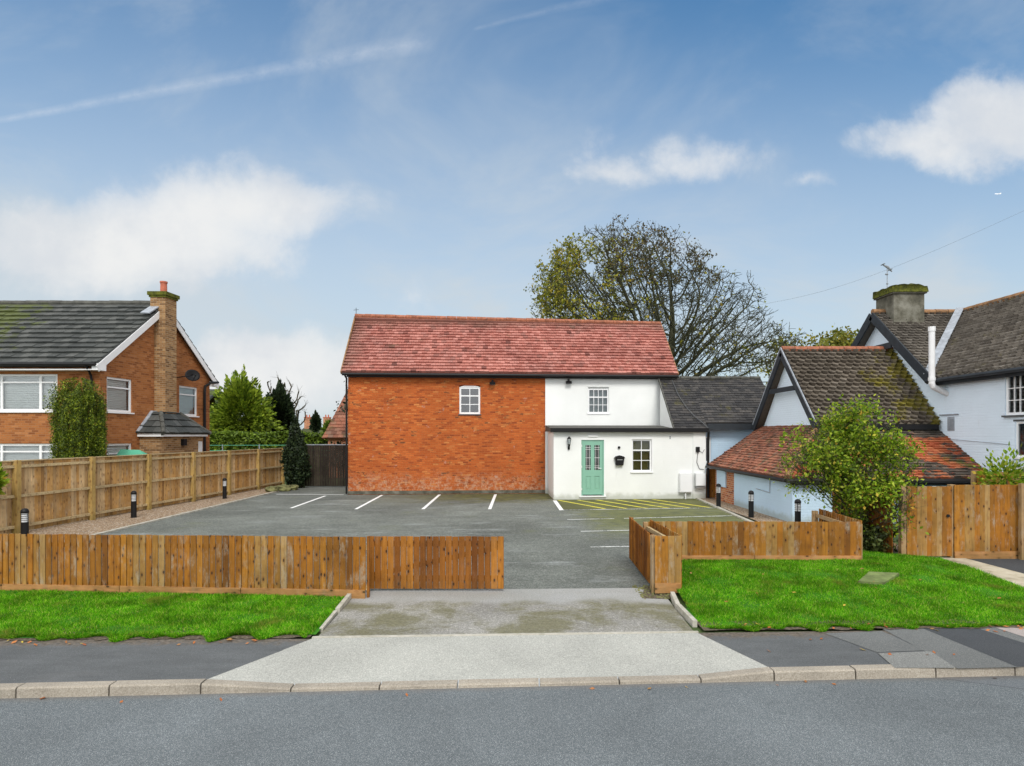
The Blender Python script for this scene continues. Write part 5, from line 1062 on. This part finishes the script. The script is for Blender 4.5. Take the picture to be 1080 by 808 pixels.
# the big bush
bx_,by_=7.42,13.0
bu=thing('large_bush',(bx_,by_,0),'large yellow-green leafy bush between the pale outbuilding and the tall fence','bush')
rg=np.random.default_rng(12); k=by_/650
A=np.concatenate([(lambda q:q[np.array([mnoise.noise(Vector(v_)*1.1+Vector((9,0,0)))>-.18 for v_ in q])])(el(2300,tuple(P(899,496,by_)),(66*k,.95,68*k),rg,.5)),el(200,tuple(P(850,488,by_)),(32*k,.5,36*k),rg,.6),el(160,tuple(P(950,505,by_-.2)),(26*k,.4,50*k),rg,.6)])
A=np.concatenate([A]+[np.array([tuple(P(qx,qy,by_+rg.uniform(-.4,.4)))])+rg.normal(size=(1,3))*.02 for (px_,py_) in [(862,440),(880,430),(905,426),(925,436),(848,452),(945,452),(962,478),(832,470),(820,495)] for qx,qy in [(px_,py_),(px_*.93+895*.07,py_*.93+500*.07),(px_*.85+895*.15,py_*.85+500*.15)]]); A=np.concatenate([A,el(260,tuple(P(950,536,12.1)),(20*.0186,.12,32*.0186),rg,.6)]); A=A[(A[:,2]>.22)&~((A[:,2]<1.25)&(A[:,0]<bx_-.55))&~((A[:,2]<.55)&(A[:,0]<bx_+.3))]; NN=[];PP=[]
allt=[]
for j,(ox,oy) in enumerate([(0,0),(.18,.1),(-.2,.12),(-.05,-.15),(.3,-.1)]):
    sub=A[j::5]; N,par=colonise(sub,(bx_+ox*.6,by_+oy,-.05),.1,.15,2.4,iters=120,seed=60+j,trunk_to=(bx_+ox*2.2,by_+oy*1.5,.5))
    off=len(NN); NN+=list(N); PP+=[(p+off if p>=0 else -1) for p in par]
    tp=branch_mesh('stem',N,par,.035,.004,'bark_green',bu,twigs=2,tl=.16,seed=70+j); allt.append(tp)
tips=np.concatenate(allt); n=34000; s=tips[rg.integers(0,len(tips),n)]+rg.normal(size=(n,3))*np.array([.065,.065,.085]); s=s[s[:,2]>.25]
gm=np.array([mnoise.noise(Vector(q)*1.5+Vector((4,0,0))) for q in s]); s=s[rg.random(len(s))<np.clip(.52+2.2*gm,.04,1)]
leaves('foliage',s,.042,M['bush_leaf'],bu,12)
# undergrowth under the bush
t=thing('low_shrub',(7.1,12.6,0),'dark low undergrowth at the foot of the large bush','shrub'); mb=MB()
for i in range(14): a=rg.uniform(0,6.28); mb.tube([(7.15+.35*math.cos(a),12.7+.2*math.sin(a),0),(7.15+.5*math.cos(a),12.7+.3*math.sin(a),.45)],.006,4)
mb.build('stem',M['bark'],t); pts=shell(4200,(7.12,12.65,.28),(.62,.42,.36),44,clump=.35); pts=pts[pts[:,2]>.02]; leaves('foliage',pts,.045,m_leaf('under_leaf',L4((.012,.018,.006),(.04,.06,.012),(.09,.12,.02),(.2,.17,.05)),.2),t,44)

# ------------------------------------------------------------------ distant buildings
def far_house(x,y,w,d,ze,zr,label,tile,wallm,chim=(),hip=0):
    t=thing('distant_house',(x,y,0),label,'house'); mb=MB(); mb.box(x,x+w,y,y+d,0,ze); mb.build('wall',M[wallm],t); mb=MB(); o=.25
    E=[(x-o,y-o,ze),(x+w+o,y-o,ze),(x+w+o-hip,y+d/2,zr),(x-o+hip,y+d/2,zr)]; roof(mb,E,tw=.3,g=.25,lift=.03)
    roof(mb,[(x+w+o,y+d+o,ze),(x-o,y+d+o,ze),(x-o+hip,y+d/2,zr),(x+w+o-hip,y+d/2,zr)],tw=.6,g=.5)
    if hip: roof(mb,[(x-o,y+d+o,ze),(x-o,y-o,ze),(x-o+hip,y+d/2,zr)],tw=.3,g=.25,lift=.03); roof(mb,[(x+w+o,y-o,ze),(x+w+o,y+d+o,ze),(x+w+o-hip,y+d/2,zr)],tw=.5,g=.5)
    rf=mb.build('roof',M[tile],t)
    for cx_,zt in chim:
        mb=MB(); mb.box(cx_-.45,cx_+.45,y+d/2-.4,y+d/2+.4,zr-.5,zt); c=mb.build('chimney',M['out_brick'],rf); mb=MB(); mb.box(cx_-.5,cx_+.5,y+d/2-.45,y+d/2+.45,zt+.002,zt+.12); mb.lathe((cx_-.2,y+d/2,zt+.12),[(.1,0),(.09,.35)],8); mb.lathe((cx_+.2,y+d/2,zt+.12),[(.1,0),(.09,.35)],8); mb.build('chimney_pot',M['terracotta'],c)
    return t
far_house(-30.5,88,4.2,6,2.6,3.5,'distant low house with two brick chimneys beyond the hedge','grey_tile','white_wall',((-30.1,5.0),(-27.3,5.0)))
far_house(-10.6,35.5,5.5,5.5,2.3,5.9,'brown hipped tile roof of a house just behind the barn corner','brown_tile','out_brick',hip=1.0)
far_house(-27.0,44,4.6,5,4.3,5.9,'grey roofed house sliver behind the left brick house','grey_tile','house_brick')

# ------------------------------------------------------------------ overhead cable, aeroplane, leaves on the ground
mb=MB(); a=P(1200,166,24);b=P(790,323,62); pts=[a.lerp(b,i/24)-Vector((0,0,1.1*math.sin(math.pi*i/24)**1)) for i in range(25)]; mb.tube(pts,[.004+.006*i/24 for i in range(25)],4); tag(mb.build('overhead_cable',M['wire']),'thin overhead cable crossing the sky above the cottage roofs','cable')
t=thing('aeroplane',tuple(P(1052.5,204.5,3600)),'tiny white aeroplane high in the sky at the right','aeroplane'); c=P(1052.5,204.5,3600); mb=MB(); mb.tube([c+Vector((-19,0,0)),c+Vector((-16,0,0)),c+Vector((14,0,0)),c+Vector((19,0,1))],[.5,2,2,.4],10); mb.build('fuselage',M['white_pvc'],t)
mb=MB(); mb.hexa([c+Vector(v) for v in ((-3,0,-.6),(4,0,-.6),(8,16,.4),(6,16,.4),(-3,0,-.1),(4,0,-.1),(8,16,.7),(6,16,.7))]); mb.hexa([c+Vector(v) for v in ((4,0,-.6),(-3,0,-.6),(6,-16,.4),(8,-16,.4),(4,0,-.1),(-3,0,-.1),(6,-16,.7),(8,-16,.7))]); mb.build('wing',M['white_pvc'],t)
mb=MB(); mb.hexa([c+Vector(v) for v in ((13,-.2,1),(18,-.2,1),(18,.2,1),(13,.2,1),(17,-.2,6),(19,-.2,6),(19,.2,6),(17,.2,6))]); mb.build('tail_fin',M['white_pvc'],t)
M['fallen']=m_leaf('fallen_leaf',[(0,(.35,.10,.03)),(.4,(.45,.16,.04)),(.7,(.30,.14,.06)),(1,(.55,.42,.04))],.1)
rg=np.random.default_rng(77)
spots=[]
for i in range(26): x=rg.uniform(-6.5,-2.6); spots.append((x,7.33+rg.normal()*.06+.02*x*.5,.012))
for i in range(40): x=rg.uniform(2.6,7.2); spots.append((x,7.85+rg.normal()*.06,.025))
for i in range(12): x=rg.uniform(-5,5.2); spots.append((x,kerbY(x)-rg.uniform(.02,.18),-.09))
for i in range(14): x=rg.uniform(4.8,7); spots.append((x,rg.uniform(7.6,7.8),.01))
for i in range(20): x=rg.uniform(2.8,7.5); y=rg.uniform(8,11); spots.append((x,y,bank(x,y)+.05))
for i in range(8): x=rg.uniform(2.9,5); spots.append((x,rg.uniform(6.8,7.5),.008))
sp=np.array(spots); n=len(sp); th_=rg.uniform(0,6.28,n); s=rg.uniform(.018,.04,n); d=np.stack([np.cos(th_)*s,np.sin(th_)*s,rg.uniform(.0,.012,n)],1); e=np.stack([-np.sin(th_)*s*.6,np.cos(th_)*s*.6,rg.uniform(0,.01,n)],1)
V=np.stack([sp-d,sp+e,sp+d,sp-e*.9],1).reshape(-1,3); struct(link('fallen_leaves',V,np.arange(4*n).reshape(-1,4),M['fallen'],None,False),'stuff')
# loose stones and dirt by the right gate post
rg=np.random.default_rng(9); mb=MB()
for i in range(160):
    x=rg.uniform(1.95,2.45); y=rg.uniform(9.2,10.05); r=rg.uniform(.008,.022); mb.hexa([(x-r,y-r,0),(x+r,y-r,0),(x+r*.8,y+r,0),(x-r,y+r*.7,0),(x-r*.7,y-r*.6,r),(x+r*.6,y-r*.7,r*1.2),(x+r*.5,y+r*.6,r),(x-r*.6,y+r*.5,r*.9)])
struct(mb.build('loose_stones',M['rock'],None,False),'stuff')
slab('soil_patch',[(1.95,9.25),(2.45,9.2),(2.5,10.0),(2.15,10.0)],.003,M['soil'])

# ------------------------------------------------------------------ world, sun, camera
sc=bpy.context.scene
SUN=Vector((.12,-.72,.70)).normalized()
w=bpy.data.worlds.new('World'); sc.world=w; w.use_nodes=True; nt=w.node_tree; nt.nodes.clear()
class WN(NT):
    def __init__(s): s.t=nt; s._tc=None; s.out=nt.nodes.new('ShaderNodeOutputWorld')
n=WN(); sky=n.n('ShaderNodeTexSky',sky_type='NISHITA'); sky.sun_disc=False; sky.sun_elevation=math.asin(SUN.z); sky.sun_rotation=math.atan2(SUN.x,SUN.y); sky.air_density=1.0; sky.dust_density=.6; sky.ozone_density=1.5
d=n.tc('Generated'); s=n.sep(d); ay=n.math('MAXIMUM',n.math('ABSOLUTE',s[1]),.12); u=n.math('DIVIDE',s[0],ay); v=n.math('DIVIDE',s[2],ay); uv=n.comb(u,v)
wv=n.n('ShaderNodeVectorMath',operation='SUBTRACT'); n.set(wv.inputs[0],n.noise(uv,5,6,.6,0,True)); wv.inputs[1].default_value=(.5,.5,.5)
uvw=n.vm('ADD',uv,n.vm('SCALE',wv.outputs[0],.10))
def blob(px,py,rx,ry,g=1,src=None):
    c=((px-540)/650,(459-py)/650,0); dv=n.vm('MULTIPLY',n.vm('SUBTRACT',src or uvw,c),(650/rx,650/ry,0)); return n.math('MULTIPLY',n.math('SUBTRACT',1,n.vm('LENGTH',dv),cl=True),g)
tot=None
for b in [(215,222,140,78,1.25),(105,262,165,66,1.1),(320,215,105,42,.85),(30,240,90,50,.7),(185,275,150,50,.5),(330,262,90,40,.18),(300,390,125,58,1.7),(245,375,70,40,.9),(762,160,84,40,.60),(705,176,66,24,.42),(620,160,34,40,.62),(645,182,50,22,.6),(855,188,34,16,.5),(1045,140,140,62,1.15),(1090,105,110,55,1.05),(955,160,90,32,.62),(432,318,45,36,.7),(585,200,60,25,.2)]:
    x=blob(*b); tot=x if tot is None else n.math('ADD',tot,x)
fb=n.noise(uv,6.5,12,.62,.25); cl=n.math('ADD',n.math('MULTIPLY',tot,1.0),n.math('MULTIPLY',n.math('SUBTRACT',fb,.5),1.9)); cm=n.math('ADD',n.math('MULTIPLY',n.step(cl,.12,.75),.50),n.math('MULTIPLY',n.step(cl,.0,1.4),.50))
cm=n.math('MULTIPLY',cm,n.step(tot,.0,.15))
# contrail: a straight worn streak
def streak(p0,p1,wd,g,src):
    a=((p0[0]-540)/650,(459-p0[1])/650); b=((p1[0]-540)/650,(459-p1[1])/650); dx,dy=b[0]-a[0],b[1]-a[1]; L=math.hypot(dx,dy); tx_,ty_=dx/L,dy/L
    r=n.vm('SUBTRACT',src,(a[0],a[1],0)); al=n.math('DIVIDE',n.vm('DOT_PRODUCT',r,(tx_,ty_,0)),L); ac=n.math('ABSOLUTE',n.vm('DOT_PRODUCT',r,(-ty_,tx_,0)))
    ww=n.math('MULTIPLY',n.math('ADD',.35,n.math('MULTIPLY',al,.9)),wd/650)
    m=n.math('SUBTRACT',1,n.math('DIVIDE',ac,ww),cl=True); m=n.math('MULTIPLY',m,n.math('MULTIPLY',n.step(al,-.02,.03),n.step(al,1.0,.93)))
    return n.math('MULTIPLY',m,g)
uv2=n.vm('ADD',uv,n.vm('SCALE',wv.outputs[0],.012))
ct_=n.math('ADD',streak((-40,134),(466,40),11,.30,uv2),streak((500,30),(680,-12),7,.14,uv2)); ct_=n.math('MULTIPLY',ct_,n.step(n.noise(uv,22,6,.7),.15,.75))
veil=n.math('MULTIPLY',n.step(n.noise(n.vm('MULTIPLY',uv,(1,1.8,1)),1.7,6,.6,.6),.40,.75),.42)
lowh=n.math('MULTIPLY',n.step(v,.78,.02),.92)
left=n.math('MULTIPLY',n.step(u,.35,-1.0),.18)
veil=n.math('ADD',n.math('ADD',veil,left),lowh,cl=True); veil=n.math('MULTIPLY',veil,.90)
skyc=n.mix(1,sky.outputs[0],(.50,.82,.93),'MULTIPLY')
WH=5.0
c1=n.mix(veil,skyc,(WH*.72,WH*.78,WH*.82)); c2=n.mix(ct_,c1,(WH*.95,WH*.99,WH*1.05)); 
shade=n.mix(n.step(n.noise(uv,5,5,.6),.35,.65),(WH*.84,WH*.87,WH*.91),(WH*1.02,WH*1.02,WH*1.01)); c3=n.mix(n.math('MULTIPLY',cm,.92),c2,shade)
side=n.step(n.math('DIVIDE',s[1],n.math('SQRT',n.math('ADD',n.math('MULTIPLY',s[0],s[0]),n.math('MULTIPLY',s[1],s[1])))),.72,.45)   # bright unseen cloud added to the sides and behind, as soft fill light
over=n.step(s[2],.62,.8); fill_cov=n.math('MAXIMUM',side,over); cf=n.noise(d,2.2,6,.6); fill_cov=n.math('MULTIPLY',fill_cov,n.step(cf,.30,.55))
wl=n.math('ADD',1,n.math('MULTIPLY',n.step(s[0],-.2,-.8),.45)); c3=n.mix(fill_cov,c3,n.vm('SCALE',n.mix(n.step(cf,.4,.7),(6.3,6.25,6.2),(9.6,9.5,9.3)),wl))  # added cloud is boosted on the left to brighten the pale walls facing it
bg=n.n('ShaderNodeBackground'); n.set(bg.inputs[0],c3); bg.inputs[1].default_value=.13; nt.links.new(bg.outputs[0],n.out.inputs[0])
sl=bpy.data.lights.new('sun','SUN'); sl.energy=1.7; sl.angle=R(18); sl.color=(1,.96,.9); so=bpy.data.objects.new('sun',sl); C.objects.link(so); so.rotation_euler=SUN.to_track_quat('Z','Y').to_euler(); so.location=(20,-20,30)
cam=bpy.data.cameras.new('camera'); cam.sensor_width=36; cam.lens=36*650/1080; cam.shift_y=55/1080; cam.clip_end=9000; cam.clip_start=.1
co=bpy.data.objects.new('camera',cam); C.objects.link(co); co.location=(0,0,HZ); co.rotation_euler=(R(90),0,0); sc.camera=co
sc.view_settings.view_transform='Standard'; sc.view_settings.look='None'; sc.view_settings.gamma=1; sc.view_settings.exposure=0.42
sc.render.resolution_x=1024; sc.render.resolution_y=766
